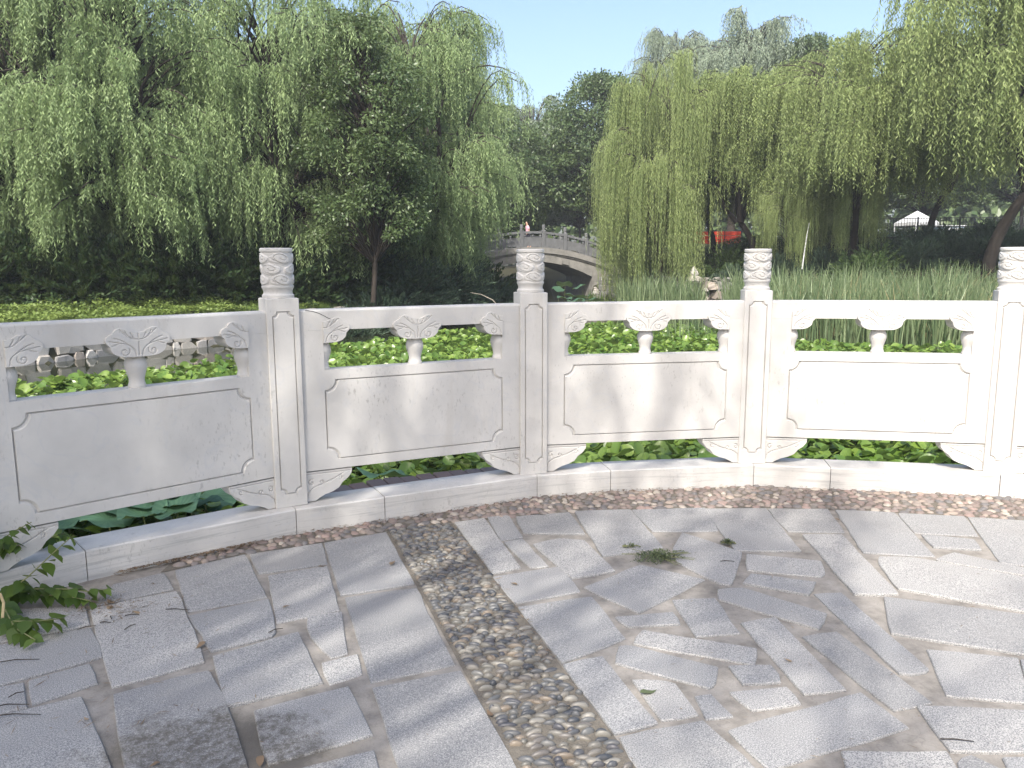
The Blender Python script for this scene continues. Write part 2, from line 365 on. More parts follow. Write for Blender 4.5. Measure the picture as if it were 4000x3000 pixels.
SL6 = [[(92, 438), (424, 380), (577, 660), (182, 724)], [(75, 1086), (270, 1042), (298, 1150), (120, 1204)], [(205, 737), (588, 687), (798, 1100), (345, 1193)], [(355, 1222), (828, 1126), (1150, 1690), (512, 1700)],
       [(797, 331), (953, 309), (1150, 577), (1003, 607)], [(975, 303), (1087, 294), (1163, 411), (1047, 427)], [(1062, 436), (1160, 421), (1303, 570), (1207, 575)], [(1125, 302), (1413, 279), (1503, 395), (1167, 389)],
       [(1445, 273), (1744, 263), (1922, 468), (1597, 513)], [(1222, 450), (1360, 418), (1495, 430), (1663, 595), (1430, 634)], [(1006, 626), (1364, 569), (1478, 704), (1121, 769)],
       [(1140, 791), (1535, 731), (1718, 955), (1377, 1089)], [(1495, 680), (1800, 557), (2148, 638), (1790, 820)], [(1383, 1097), (1590, 1056), (1888, 1415), (1661, 1474)]]
SL7 = [[(0, 842), (320, 816), (360, 880), (75, 895)], [(150, 911), (775, 1011), (760, 1099), (97, 980)], [(25, 999), (100, 999), (560, 1113), (548, 1195), (510, 1223), (0, 1088)], [(95, 1181), (230, 1183), (330, 1201), (455, 1370), (257, 1399)],
       [(435, 1266), (520, 1256), (638, 1377), (497, 1391)], [(612, 1106), (848, 1101), (903, 1194), (691, 1206)], [(617, 1246), (933, 1221), (1008, 1310), (746, 1344)], [(22, 1490), (480, 1402), (800, 1700), (160, 1710)],
       [(612, 1457), (1333, 1251), (1588, 1435), (832, 1665)], [(682, 870), (868, 841), (1248, 1234), (1027, 1259)], [(312, 746), (544, 736), (678, 929), (441, 947)], [(557, 691), (689, 683), (1148, 826), (1104, 907), (562, 745)],
       [(1012, 944), (1194, 916), (1713, 1304), (1511, 1344)], [(1077, 711), (1219, 704), (1698, 1129), (1650, 1149), (1545, 1149)], [(711, 501), (1114, 536), (1139, 590), (1120, 624), (716, 589)], [(736, 611), (1088, 656), (1050, 724), (692, 660)],
       [(366, 387), (689, 492), (632, 669), (577, 665), (335, 545), (316, 470)], [(92, 262), (489, 251), (563, 375), (206, 377)], [(484, 255), (818, 251), (1008, 484), (652, 484)], [(828, 255), (1154, 256), (1244, 384), (937, 379)],
       [(1192, 263), (1510, 276), (1733, 514), (1346, 494)], [(1017, 396), (1224, 396), (1533, 721), (1297, 721)], [(1532, 281), (1888, 299), (1968, 404), (1622, 385)], [(1660, 398), (1944, 426), (1984, 480), (1722, 466)],
       [(1910, 301), (2300, 326), (2330, 572), (2086, 547)], [(1427, 516), (1620, 521), (2320, 643), (2330, 832), (1536, 690), (1491, 640), (1428, 556)], [(1738, 529), (1830, 493), (2320, 600), (2320, 632), (1762, 538)], [(1452, 736), (2320, 846), (2330, 1062), (1496, 930)],
       [(1687, 1016), (2178, 1066), (2240, 1308), (1905, 1275), (1791, 1264)], [(2192, 1069), (2460, 1098), (2500, 1335), (2258, 1306)], [(1637, 1326), (2320, 1352), (2400, 1568), (1812, 1568)], [(1227, 1571), (1798, 1571), (1870, 1700), (1275, 1710)], [(1848, 1622), (1925, 1582), (2080, 1655), (2110, 1720), (1900, 1730)], [(2090, 1600), (2400, 1600), (2450, 1730), (2160, 1720)]]
rs = np.random.default_rng(5)
def slab(poly):
    P = np.array(poly); area = .5 * np.sum(P[:, 0] * np.roll(P[:, 1], -1) - np.roll(P[:, 0], -1) * P[:, 1])
    if area < 0: P = P[::-1]
    c = P.mean(0); Q = []; E1 = P - np.roll(P, 1, 0); E2 = np.roll(P, -1, 0) - P
    E1 = E1 / np.linalg.norm(E1, axis=1)[:, None]; E2 = E2 / np.linalg.norm(E2, axis=1)[:, None]
    mit = np.c_[E1[:, 1] + E2[:, 1], -E1[:, 0] - E2[:, 0]]; mit = mit / np.maximum(np.linalg.norm(mit, axis=1), .6)[:, None]; P = P + mit * .0055
    for a, b in zip(P, np.roll(P, -1, 0)):
        L = np.linalg.norm(b - a); m = max(2, int(L / .09)); e = (b - a) / L; nn = np.array([e[1], -e[0]])
        for k in range(m):
            t = k / m; j = rs.normal(0, .0022) if k else 0
            q = a + (b - a) * t + nn * j
            if k == 0: q = q + (c - q) / np.linalg.norm(c - q) * rs.uniform(.002, .008)
            Q.append(q)
    Q = np.array(Q); n = len(Q); h = rs.uniform(-.002, .003); tx, ty = rs.normal(0, .004, 2)
    zt = h + (Q[:, 0] - c[0]) * tx + (Q[:, 1] - c[1]) * ty
    I = Q + (c - Q) / np.linalg.norm(c - Q, axis=1)[:, None] * .004
    V = [(x, y, z) for (x, y), z in zip(I, zt)] + [(x, y, z - .004) for (x, y), z in zip(Q, zt)] + [(x, y, -.05) for x, y in Q]
    fc = [tuple(range(n))] + [(n + i, n + (i + 1) % n, (i + 1) % n, i) for i in range(n)] + [(2 * n + i, 2 * n + (i + 1) % n, n + (i + 1) % n, n + i) for i in range(n)]
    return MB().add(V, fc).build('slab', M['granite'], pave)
traced = [[R5(*p) for p in s] for s in SL5] + [[R6(*p) for p in s] for s in SL6] + [[R7(*p) for p in s] for s in SL7]
for s in traced: slab(s)
def seg(a, b, t): return np.array(a) + (np.array(b) - np.array(a)) * t
BL0, BL1, BR0, BR1 = R6(428, 378), R6(1138, 1659), R6(790, 333), R6(1795, 1659)   # edges of the pebble band
BL1 = seg(BL0, BL1, 1.25); BR1 = seg(BR0, BR1, 1.25)
# slabs beyond the frame
for gx in np.arange(-2.4, 4.6, .5):
    for gy in np.arange(.6, 4.4, .42):
        q = [(gx + .01 + rs.uniform(0, .05), gy + rs.uniform(0, .04)), (gx + .46 - rs.uniform(0, .05), gy + rs.uniform(0, .04)), (gx + .46 - rs.uniform(0, .05), gy + .39 - rs.uniform(0, .04)), (gx + rs.uniform(0, .05), gy + .39 - rs.uniform(0, .04))]
        pr = [project((x, y, 0)) if y > .5 else (0, 9000) for x, y in q]
        if not all(u < -160 or u > 4250 or w > 3090 for u, w in pr): continue
        if any(np.hypot(x - CX, y - CY) > 4.3 for x, y in q): continue
        t = (gy - BL0[1]) / (BL1[1] - BL0[1]); xl = BL0[0] + (BL1[0] - BL0[0]) * t; xr = BR0[0] + (BR1[0] - BR0[0]) * t
        if gx + .5 > xl - .05 and gx < xr + .05: continue
        slab(q)
# pebbles
def pebble_mesh(name, mat, seed, flat, sides=8, poly=0.0):
    r = np.random.default_rng(seed); V = []; m = sides
    rad = 1 + r.normal(0, .07 + poly, m); rings = ((1.0, -.35), (.96, .25), (.62, .80))
    ex = r.uniform(1.6, 2.4)
    for rr, z in rings:
        for k in range(m):
            th = 2 * pi * k / m; V.append((rr * rad[k] * np.sign(cos(th)) * abs(cos(th)) ** (2 / ex), rr * rad[k] * np.sign(sin(th)) * abs(sin(th)) ** (2 / ex), z * flat))
    V.append((0, 0, flat)); fc = []
    for i in range(2):
        for k in range(m): fc.append((i * m + k, i * m + (k + 1) % m, i * m + m + (k + 1) % m, i * m + m + k))
    for k in range(m): fc.append((2 * m + k, 2 * m + (k + 1) % m, 3 * m))
    return np.array(V), fc
def lay_pebbles(name, spots, variants, mat, mat_i, parent, limit, stuffname):
    # spots: (x, y, z, half length, half width, height, angle); the largest in view become objects
    meshes = []
    for V, fc in variants:
        me = bpy.data.meshes.new(name); me.from_pydata([tuple(v) for v in V], [], fc); me.update(); me.materials.append(mat)
        me.polygons.foreach_set('use_smooth', np.ones(len(me.polygons), bool)); meshes.append(me)
    def sz(s):
        u, w = project((s[0], s[1], 0)); inside = -40 < u < 4040 and w < 3040
        return (0 if inside else 1, -s[3] * s[4] / (s[0] ** 2 + s[1] ** 2 + 2) ** 1.0)
    order = sorted(range(len(spots)), key=lambda i: sz(spots[i])); mb = MB()
    for rank, i in enumerate(order):
        x, y, z, a, b, h, th = spots[i]; k = rs.integers(len(meshes))
        if rank < limit:
            o = link(name, meshes[k], parent); o.location = (x, y, z); o.rotation_euler = (rs.normal(0, .08), rs.normal(0, .08), th); o.scale = (a, b, h)
        else:
            V, fc = variants[k]; c, s_ = cos(th), sin(th); W = V * np.array([a, b, h]); W = np.c_[W[:, 0] * c - W[:, 1] * s_ + x, W[:, 0] * s_ + W[:, 1] * c + y, W[:, 2] + z]
            mb.add(W, fc)
    if mb.v: tag(mb.build(stuffname, mat_i, parent, True), kind='stuff')
band_bed = MB()
def strip_quads(mb, A0, A1, B0, B1, z, n=20):
    V = []
    for k in range(n + 1): V += [(*seg(A0, A1, k / n), z), (*seg(B0, B1, k / n), z)]
    mb.add(V, [(2 * k, 2 * k + 2, 2 * k + 3, 2 * k + 1) for k in range(n)])
strip_quads(band_bed, BL0, BL1, BR0, BR1, -.005)
m_bed = plain('pebble_bed_mortar', (.175, .157, .13), .95, .5, 40, .1, .6)
band = tag(band_bed.build('pebble_band', m_bed), kind='structure')
pv = [pebble_mesh('pebble', None, s, 1.0) for s in range(6)]
spots = []; rp = np.random.default_rng(11); along = 0.0
ax = (BL1 - BL0); LEN = np.linalg.norm(ax); ax /= LEN; cr = np.array([-ax[1], ax[0]]); cr = cr if cr @ (BR0 - BL0) > 0 else -cr
ang0 = math.atan2(cr[1], cr[0]); t = .0
while t < 1:
    a = seg(BL0, BL1, t); b = seg(BR0, BR1, t); w = np.linalg.norm(b - a); u = .014; e = (b - a) / w
    dens = 1.0 if t < .55 else .9
    while u < w - .02:
        white = rp.random() < .10; la = rp.uniform(.011, .016) if white else rp.uniform(.017, .034); wb = rp.uniform(.0088, .0130)
        c = a + e * (u + la) + ax * rp.normal(0, .005)
        if u + 2 * la < w + .004 and rp.random() < dens:
            spots.append((c[0], c[1], -.005 + rp.uniform(-.003, .002), la, wb, rp.uniform(.010, .018), ang0 - .28 + rp.normal(0, .22)))
        u += 2 * la + rp.uniform(-.002, .006)
    t += rp.uniform(.0195, .0245) / LEN
lay_pebbles('pebble', spots, pv, M['pebble'], M['pebble_i'], band, 300, 'pebbles')

# plinth joints on the terrace floor, from left to right
J = [(-3.02, 2.42), (-2.42, 3.262), (-2.060, 3.642), (-1.219, 4.284), (-.756, 4.512), (.161, 4.976), (.653, 5.089), (1.646, 5.229), (2.132, 5.135), (3.155, 4.951), (3.63, 4.745), (4.52, 4.14), (4.86, 3.79)]
INNER = [R5(600, 660), R5(945, 580), R5(1320, 497), R6(90, 434), R6(425, 374), R6(795, 326), R6(1415, 275), R6(1745, 259), R7(490, 248), R7(820, 248), R7(1190, 260), R7(1530, 276), R7(1905, 298), R7(2300, 322)]
INNER += [np.array((3.5, 4.18)), np.array((4.1, 3.72))]
border = MB()
IX = np.array(INNER); JX = np.array(J)
def yi(x): return np.interp(x, IX[:, 0], IX[:, 1])
def yo(x): return np.interp(x, JX[:, 0], JX[:, 1])
xs = np.linspace(-1.75, 4.1, 60)
border.add([p for x in xs for p in ((x, yi(x), -.0055), (x, max(yo(x) + .02, yi(x)), -.0055))], [(2 * k, 2 * k + 2, 2 * k + 3, 2 * k + 1) for k in range(59)])
bord = tag(border.build('pebble_border', m_bed), kind='structure')
spots = []; rb = np.random.default_rng(3); pts = []
for _ in range(26000):
    x = rb.uniform(-1.7, 4.05); y = rb.uniform(yi(x) + .012, yo(x) - .006) if yo(x) - yi(x) > .03 else None
    if y is None: continue
    r = rb.uniform(.018, .032)
    if all((x - q[0]) ** 2 + (y - q[1]) ** 2 > (.86 * (r + q[2])) ** 2 for q in pts[-4000:]): pts.append((x, y, r))
for x, y, r in pts: spots.append((x, y, -.006, r * rb.uniform(1.0, 1.28), r * rb.uniform(.82, 1.0), rb.uniform(.009, .015), rb.normal(.1, .5)))
pv2 = [pebble_mesh('pebble', None, 40 + s, 1.0, 7, .06) for s in range(6)]
lay_pebbles('border_pebble', spots, pv2, M['red_pebble'], M['red_pebble_i'], bord, 300, 'border_pebbles')

# ------------------------------------------------------------------ plinth
PZ = .1423
plinth = thing('railing_plinth', 'low curved plinth of white streaked marble blocks under the balustrade', 'plinth')
def pt_out(i):
    p = np.array(J[i]); t0 = np.array(J[i]) - np.array(J[max(i - 1, 0)]); t1 = np.array(J[min(i + 1, len(J) - 1)]) - np.array(J[i])
    t = (t0 / (np.linalg.norm(t0) + 1e-9) + t1 / (np.linalg.norm(t1) + 1e-9)); t /= np.linalg.norm(t); return p + np.array([-t[1], t[0]]) * .245
for i in range(len(J) - 1):
    a, b = np.array(J[i]), np.array(J[i + 1]); A, B = pt_out(i), pt_out(i + 1); e = (b - a) / np.linalg.norm(b - a); E_ = (B - A) / np.linalg.norm(B - A); nrm = np.array([-e[1], e[0]]); gp = .0022
    a = a + e * gp; b = b - e * gp; A = A + E_ * gp; B = B - E_ * gp; c = .007; dz = rs.uniform(-.0015, .0015)
    L = [(a, b, -.02), (a, b, PZ + dz - c), (a + nrm * c, b + nrm * c, PZ + dz), (A - nrm * c, B - nrm * c, PZ + dz), (A, B, PZ + dz - c), (A, B, -.02)]
    V = [(*p, z) for p, q, z in L] + [(*q, z) for p, q, z in L]
    MB().add(V, [(k, k + 6, k + 7, k + 1) for k in range(5)] + [(5, 11, 6, 0), tuple(range(6)), tuple(range(11, 5, -1))]).build('block', M['plinth'], plinth)

# ------------------------------------------------------------------ balustrade
def chaikin(P, n=2, closed=True):
    P = np.asarray(P, float)
    for _ in range(n):
        Q = np.roll(P, -1, 0) if closed else P[1:]; A = P if closed else P[:-1]
        N_ = np.empty((2 * len(A), 2)); N_[0::2] = .75 * A + .25 * Q; N_[1::2] = .25 * A + .75 * Q
        P = N_ if closed else np.vstack([P[:1], N_, P[-1:]])
    return P
def resample(P, n):
    P = np.vstack([P, P[:1]]); d = np.r_[0, np.cumsum(np.linalg.norm(np.diff(P, axis=0), axis=1))]; t = np.linspace(0, d[-1], n, endpoint=False)
    return np.c_[np.interp(t, d, P[:, 0]), np.interp(t, d, P[:, 1])]
def groove(UV, curves, w, depth):
    d = np.full(len(UV), 1e9)
    for c in curves:
        c = np.asarray(c, float)
        for a, b in zip(c[:-1], c[1:]):
            e = b - a; t = np.clip(((UV - a) @ e) / (e @ e + 1e-12), 0, 1); d = np.minimum(d, np.linalg.norm(UV - a - t[:, None] * e, axis=1))
    return depth * np.clip(1 - d / w, 0, 1) ** .8
def relief_plate(outline, centre, curves, yf, yb, n=150, rings=46, w=.0042, depth=.006, edge=.005, lift=0.0):
    """carved plate in x,z: front face at y = yf (towards the viewer), back at yb"""
    O = resample(np.asarray(outline, float), n); c = np.array(centre, float); V = []; fc = []
    ts = 1 - np.linspace(0, 1, rings + 1)[:-1] ** 1.0
    UV = np.vstack([c + (O - c) * t for t in ts]); h = groove(UV, curves, w, depth)
    tt = np.repeat(ts, n); rim = np.where(tt > .999, edge, 0.0); dome = lift * (1 - tt ** 2)
    V = [(u, yf + g + r - dm, v) for (u, v), g, r, dm in zip(UV, h, rim, dome)] + [(c[0], yf - lift, c[1])]
    for j in range(rings - 1):
        for k in range(n): fc.append((j * n + k, j * n + (k + 1) % n, (j + 1) * n + (k + 1) % n, (j + 1) * n + k))
    last = (rings - 1) * n
    for k in range(n): fc.append((last + k, last + (k + 1) % n, rings * n))
    o = len(V); V += [(u, yb, v) for u, v in O]
    for k in range(n): fc.append(((k + 1) % n, k, o + k, o + (k + 1) % n))
    fc.append(tuple(range(o + n - 1, o - 1, -1)))
    return MB().add(V, fc)
def cart_loop(x0, x1, z0, z1, r, k=7):
    """rectangle whose corners are cut by concave quarter circles, counter-clockwise seen from -y"""
    P = []
    for cx, cz, a0 in ((x1, z0, 180), (x1, z1, 270), (x0, z1, 0), (x0, z0, 90)):
        for i in range(k):
            a = radians(a0 - 90 * i / (k - 1)); P.append((cx + r * cos(a), cz + r * sin(a)))
    return P
def grooved_face(mb, rect, cart, y, s, gw=.0085, gd=.011, axis='y'):
    """flat face with a carved cartouche line; s=-1 faces -y, +1 faces +y; axis 'x' swaps x and y"""
    X0, X1, Z0, Z1 = rect; x0, x1, z0, z1, r = cart; k = 7
    L1 = cart_loop(x0 - gw / 2, x1 + gw / 2, z0 - gw / 2, z1 + gw / 2, r - gw / 2, k); L2 = cart_loop(x0, x1, z0, z1, r, k); L3 = cart_loop(x0 + gw / 2, x1 - gw / 2, z0 + gw / 2, z1 - gw / 2, r + gw / 2, k)
    OUT = []
    for ci, (cx, cz) in enumerate(((X1, Z0), (X1, Z1), (X0, Z1), (X0, Z0))):
        pts = L1[ci * k:(ci + 1) * k]
        a, b = pts[0], pts[-1]
        if ci in (0, 2): A = (a[0], cz); B = (cx, b[1])
        else: A = (cx, a[1]); B = (b[0], cz)
        for i in range(k):
            t = 2 * i / (k - 1)
            OUT.append((A[0] + (cx - A[0]) * t, A[1] + (cz - A[1]) * t) if t <= 1 else (cx + (B[0] - cx) * (t - 1), cz + (B[1] - cz) * (t - 1)))
    n = 4 * k; V = []
    for loop, dy in ((OUT, 0), (L1, 0), (L2, gd), (L3, .0006)):
        for px, pz in loop:
            yy = y - s * dy; V.append((px, yy, pz) if axis == 'y' else (yy, px, pz))
    fc = []
    for j in range(3):
        for i in range(n): fc.append((j * n + i, j * n + (i + 1) % n, (j + 1) * n + (i + 1) % n, (j + 1) * n + i))
    fc.append(tuple(range(3 * n, 4 * n)))
    flip = (s > 0) if axis == 'y' else (s < 0)
    mb.add(V, [f[::-1] for f in fc] if flip else fc)
# --- post parts (local origin on top of the plinth, front towards -y)
SH = 1.177                                                      # shaft height
def shaft_mesh():
    mb = MB(); h = .09; c = .004
    for s in (-1, 1):
        for axn in ('y', 'x'): grooved_face(mb, (-h + c, h - c, 0, SH - c), (-.0565, .0565, .076, 1.102, .028), s * h, s, axis=axn)
    for sx, sy in ((-1, -1), (1, -1), (1, 1), (-1, 1)):
        V = [(sx * (h - c), sy * h, 0), (sx * h, sy * (h - c), 0), (sx * h, sy * (h - c), SH - c), (sx * (h - c), sy * h, SH - c)]
        mb.add(V, [(0, 1, 2, 3)] if sx * sy < 0 else [(3, 2, 1, 0)])
    q = h - c; o = [(-q, -h), (q, -h), (h, -q), (h, q), (q, h), (-q, h), (-h, q), (-h, -q)]; q2 = h - 2.2 * c
    i_ = [(x * q2 / h, y * q2 / h) for x, y in o]
    V = [(x, y, SH - c) for x, y in o] + [(x, y, SH) for x, y in i_]
    mb.add(V, [(i, (i + 1) % 8, 8 + (i + 1) % 8, 8 + i) for i in range(8)] + [tuple(range(8, 16))])
    return mb.mesh('shaft', M['marble'])
def finial_mesh():
    nt_, nz = 256, 150; z0, z1 = 0.0, .2713
    prof = [(.0, .0862), (.012, .0865), (.016, .0862), (.021, .0800), (.028, .0778), (.036, .0780), (.046, .0810), (.055, .0858), (.061, .0868), (.0665, .0866), (.0685, .0815), (.245, .0815), (.2475, .0815), (.2495, .0855), (.253, .0880), (.265, .0882), (.269, .0868), (.2713, .0830)]
    pz = np.array([p[0] for p in prof]); pr = np.array([p[1] for p in prof])
    zz = np.unique(np.r_[np.linspace(z0, z1, nz), pz]); th = np.linspace(0, 2 * pi, nt_, endpoint=False)
    T, Z = np.meshgrid(th, zz); Rr = np.interp(Z, pz, pr); H = np.zeros_like(Rr)
    b0, b1 = .0700, .2455; rows = 3; rh = (b1 - b0) / rows
    body = (Z > b0) & (Z < b1)
    H = np.where(body, .0008 * np.sin(T * 61 + Z * 900) * np.sin(Z * 1500 + T * 37), 0)
    for r in range(rows):
        for k in range(4):
            tc = -pi / 2 + .10 + (k + .5 * (r % 2)) * pi / 2; zc = b0 + rh * (r + .5)
            du = (T - tc + pi) % (2 * pi) - pi
            flip = 1 if r != 1 or k % 2 else -1
            u = flip * du / (pi / 4); v = (Z - zc) / (rh * .5)
            vv = v + .18 * np.sin(u * 2.4)
            # cloud head: a leaning ellipse with a drawn-out tail
            e = (u / (.95 + .05 * vv)) ** 2 + (vv / (1.02 - .22 * np.abs(u))) ** 2
            inside = np.clip((1 - e) * 3.2, 0, 1)
            rr = np.sqrt((u * 1.12) ** 2 + (vv * .92) ** 2); ph = np.arctan2(vv * .92, u * 1.12)
            sp = (rr * 1.75 - ph / (2 * pi) + .25) % 1.0; dl = np.minimum(sp, 1 - sp)
            gr = np.clip(1 - dl / .13, 0, 1) * np.clip((rr - .05) * 8, 0, 1) * np.clip((.98 - e) * 6, 0, 1)
            cloud = inside * .0078 + .0020 * inside * np.clip(1 - rr, 0, 1) - gr * .0068
            H = np.where(body & (e < 1), np.maximum(cloud, 0.0002), H)
            # lower ribbon that runs below each head
            e2 = ((u + .15) / 1.06) ** 2 + ((vv + .30) / .86) ** 2
            H = np.where(body & (e2 < 1) & (e >= 1), np.maximum(H, np.clip((1 - e2) * 4, 0, 1) * .0042), H)
    Rr = Rr + H
    V = np.c_[(Rr * np.cos(T)).ravel(), (Rr * np.sin(T)).ravel(), Z.ravel()]; m = len(zz)
    i, k = np.meshgrid(np.arange(nt_), np.arange(m - 1)); a = (k * nt_ + i).ravel(); b = (k * nt_ + (i + 1) % nt_).ravel()
    V = np.vstack([V, [[0, 0, z1]]]); top = len(V) - 1
    me_q = np.c_[a, b, b + nt_, a + nt_]
    cap = np.array([((m - 1) * nt_ + j, (m - 1) * nt_ + (j + 1) % nt_, top, top) for j in range(nt_)])
    me = bpy.data.meshes.new('finial'); me.from_pydata(V.tolist(), [], me_q.tolist() + [tuple(c[:3]) for c in cap.tolist()]); me.update()
    me.materials.append(M['marble']); me.polygons.foreach_set('use_smooth', np.ones(len(me.polygons), bool))
    return me
SHAFT, FINIAL = shaft_mesh(), finial_mesh()
# --- panel parts (local origin on top of the plinth at the middle of the bay, front towards -y)
PT = .055; ZB, ZM, ZW, ZT = .1827, .7627, .9907, 1.1077
def sm(P): return chaikin(P, 2, False).tolist()
capR = [(0, 1.179), (.025, 1.183), (.05, 1.198), (.078, 1.206), (.104, 1.199), (.116, 1.181), (.118, 1.178), (.122, 1.177), (.140, 1.171), (.154, 1.152), (.149, 1.133), (.134, 1.119), (.132, 1.116), (.131, 1.112), (.128, 1.094), (.110, 1.076), (.080, 1.064), (.05, 1.062), (0, 1.061)]
capR = [(x, z - PZ) for x, z in capR]
def vz(P, s=1): return sm([(s * x, z - PZ) for x, z in P])
def spiral(cx, cz, r, turns, a0, s): return [(cx + s * r * (1 - .8 * t) * cos(a0 + 2 * pi * turns * t), cz + r * (1 - .8 * t) * sin(a0 + 2 * pi * turns * t)) for t in np.linspace(0, 1, 18)]
def veins(s):
    return [vz([(0, 1.146), (.03, 1.150), (.06, 1.172), (.086, 1.197)], s), vz([(.014, 1.068), (.020, 1.098), (.045, 1.122), (.085, 1.133), (.135, 1.142)], s), vz([(.052, 1.126), (.080, 1.146), (.112, 1.158)], s), vz([(.085, 1.133), (.105, 1.124), (.122, 1.120)], s),
            vz([(.022, 1.154), (.030, 1.166), (.036, 1.180)], s), vz([(.046, 1.164), (.056, 1.176), (.062, 1.190)], s), spiral(s * .066, 1.090 - PZ, .024, 1.15, 2.6, s)]
cen = [((0, 1.072 - PZ), (0, 1.135 - PZ)), ((0, 1.152 - PZ), (0, 1.176 - PZ))]
full = chaikin([(-x, z) for x, z in capR[::-1]][:-1] + capR[:-1], 2)
if np.sum(full[:, 0] * np.roll(full[:, 1], -1) - np.roll(full[:, 0], -1) * full[:, 1]) < 0: full = full[::-1]
CAPITAL = relief_plate(full, (0, 1.128 - PZ), veins(1) + veins(-1) + [list(c) for c in cen], -PT - .015, PT + .010, 240, 70, .0036, .0055).mesh('capital', M['marble'], 40)
def half_cap(s):
    half = chaikin(capR, 2, False); P = [(s * x, z) for x, z in half]
    P = np.array(P)
    if np.sum(P[:, 0] * np.roll(P[:, 1], -1) - np.roll(P[:, 0], -1) * P[:, 1]) < 0: P = P[::-1]
    return relief_plate(P, (s * .062, 1.128 - PZ), veins(s), -PT - .015, PT + .010, 170, 60, .0036, .0055).mesh('capital', M['marble'], 40)
HALF = {1: half_cap(1), -1: half_cap(-1)}
vase = [(.041, .7627), (.043, .770), (.040, .778), (.036, .792), (.037, .810), (.044, .835), (.0525, .862), (.0535, .875), (.051, .890), (.046, .903), (.041, .910), (.0385, .914), (.0395, .920), (.0395, .926)]
VASE = MB().lathe(vase, 32).mesh('colonnette', M['marble'], 50)
br = [(-.677, .318), (-.400, .318), (-.402, .290), (-.424, .262), (-.456, .240), (-.480, .208), (-.520, .188), (-.566, .175), (-.600, .158), (-.622, .1435), (-.677, .1435)]
def bracket(s):
    P = np.array([(-s * x, z - PZ) for x, z in br])          # s=-1 left end, +1 right end
    d = sum(np.linalg.norm(P[i] - P[i - 1]) for i in range(len(P)))
    if np.sum(P[:, 0] * np.roll(P[:, 1], -1) - np.roll(P[:, 0], -1) * P[:, 1]) < 0: P = P[::-1]
    f = lambda Q: sm([(-s * x, z - PZ) for x, z in Q])
    cv = [f([(-.676, .304), (-.55, .304), (-.41, .304)]), f([(-.668, .19), (-.63, .225), (-.585, .24), (-.535, .255), (-.49, .275), (-.45, .296)]), f([(-.668, .165), (-.66, .195)]),
          spiral(s * .640, .255 - PZ, .020, 1.0, 1.2, -s), spiral(s * .583, .252 - PZ, .018, 1.0, 4.2, -s), spiral(s * .470, .272 - PZ, .014, .9, 4.4, -s)]
    return relief_plate(P, (s * .575, .25 - PZ), cv, -PT + .004, PT - .004, 170, 60, .0045, .007).mesh('bracket', M['marble'], 40)
BRACKET = {1: bracket(1), -1: bracket(-1)}
def panel_parts(half):
    """meshes whose length follows the bay: half = half clear width between the posts"""
    mb = MB(); grooved_face(mb, (-half, half, ZB, ZM), (-.558, .558, .2407, .7027, .065), -PT, -1, .010, .013); grooved_face(mb, (-half, half, ZB, ZM), (-.558, .558, .2407, .7027, .065), PT, 1, .010, .013)
    V = [(x, y, z) for x in (-half, half) for y in (-PT, PT) for z in (ZB, ZM)]
    mb.add(V, [(0, 4, 6, 2), (1, 3, 7, 5), (0, 2, 3, 1), (4, 5, 7, 6)])
    for s in (-1, 1): mb.box(min(s * .56, s * half), max(s * .56, s * half), -PT, PT, ZM, ZW)
    body = mb.mesh('panel_body', M['marble'])
    pr = [(-PT, ZW), (PT, ZW), (PT, ZT - .012), (PT - .004, ZT - .004), (PT - .012, ZT), (-PT + .012, ZT), (-PT + .004, ZT - .004), (-PT, ZT - .012)]
    V = [(-half, y, z) for y, z in pr] + [(half, y, z) for y, z in pr]; n = 8
    rail = MB().add(V, [tuple(range(n - 1, -1, -1)), tuple(range(n, 2 * n))] + [(i, (i + 1) % n, n + (i + 1) % n, n + i) for i in range(n)]).mesh('top_rail', M['marble'])
    return body, rail
PC = [(-2.420, 3.330, 43.0), (-1.2962, 4.4089, 30.2), (.1201, 5.0975, 13.6), (1.6480, 5.3485, -6.2), (3.2007, 5.0792, -20.6), (4.545, 4.27, -38.0)]
post_lab = ['carved white marble post at the far left end, just out of the frame', 'white marble post nearest the vine, first whole post from the left', 'white marble post in front of the arched bridge', 'white marble post standing before the weeping willow and left end of the reeds',
            'white marble post at the right edge, sunlit, its right side cut by the frame', 'white marble post beyond the right edge of the frame']
for (x, y, a), lb in zip(PC, post_lab):
    t = thing('railing_post', lb, 'post', (x, y, PZ + .0015), radians(a), 'posts of the marble balustrade')
    link('shaft', SHAFT, t); f = link('finial', FINIAL, t); f.location.z = SH + .0003
pan_lab = ['shaded marble railing panel at the left, behind the green vine', 'marble railing panel between the vine-side post and the bridge post, cracked top left corner', 'marble railing panel right of the bridge post with scratched lower field', 'brightest sunlit marble railing panel in front of the reed bed', 'sliver of marble railing panel at the right frame edge']
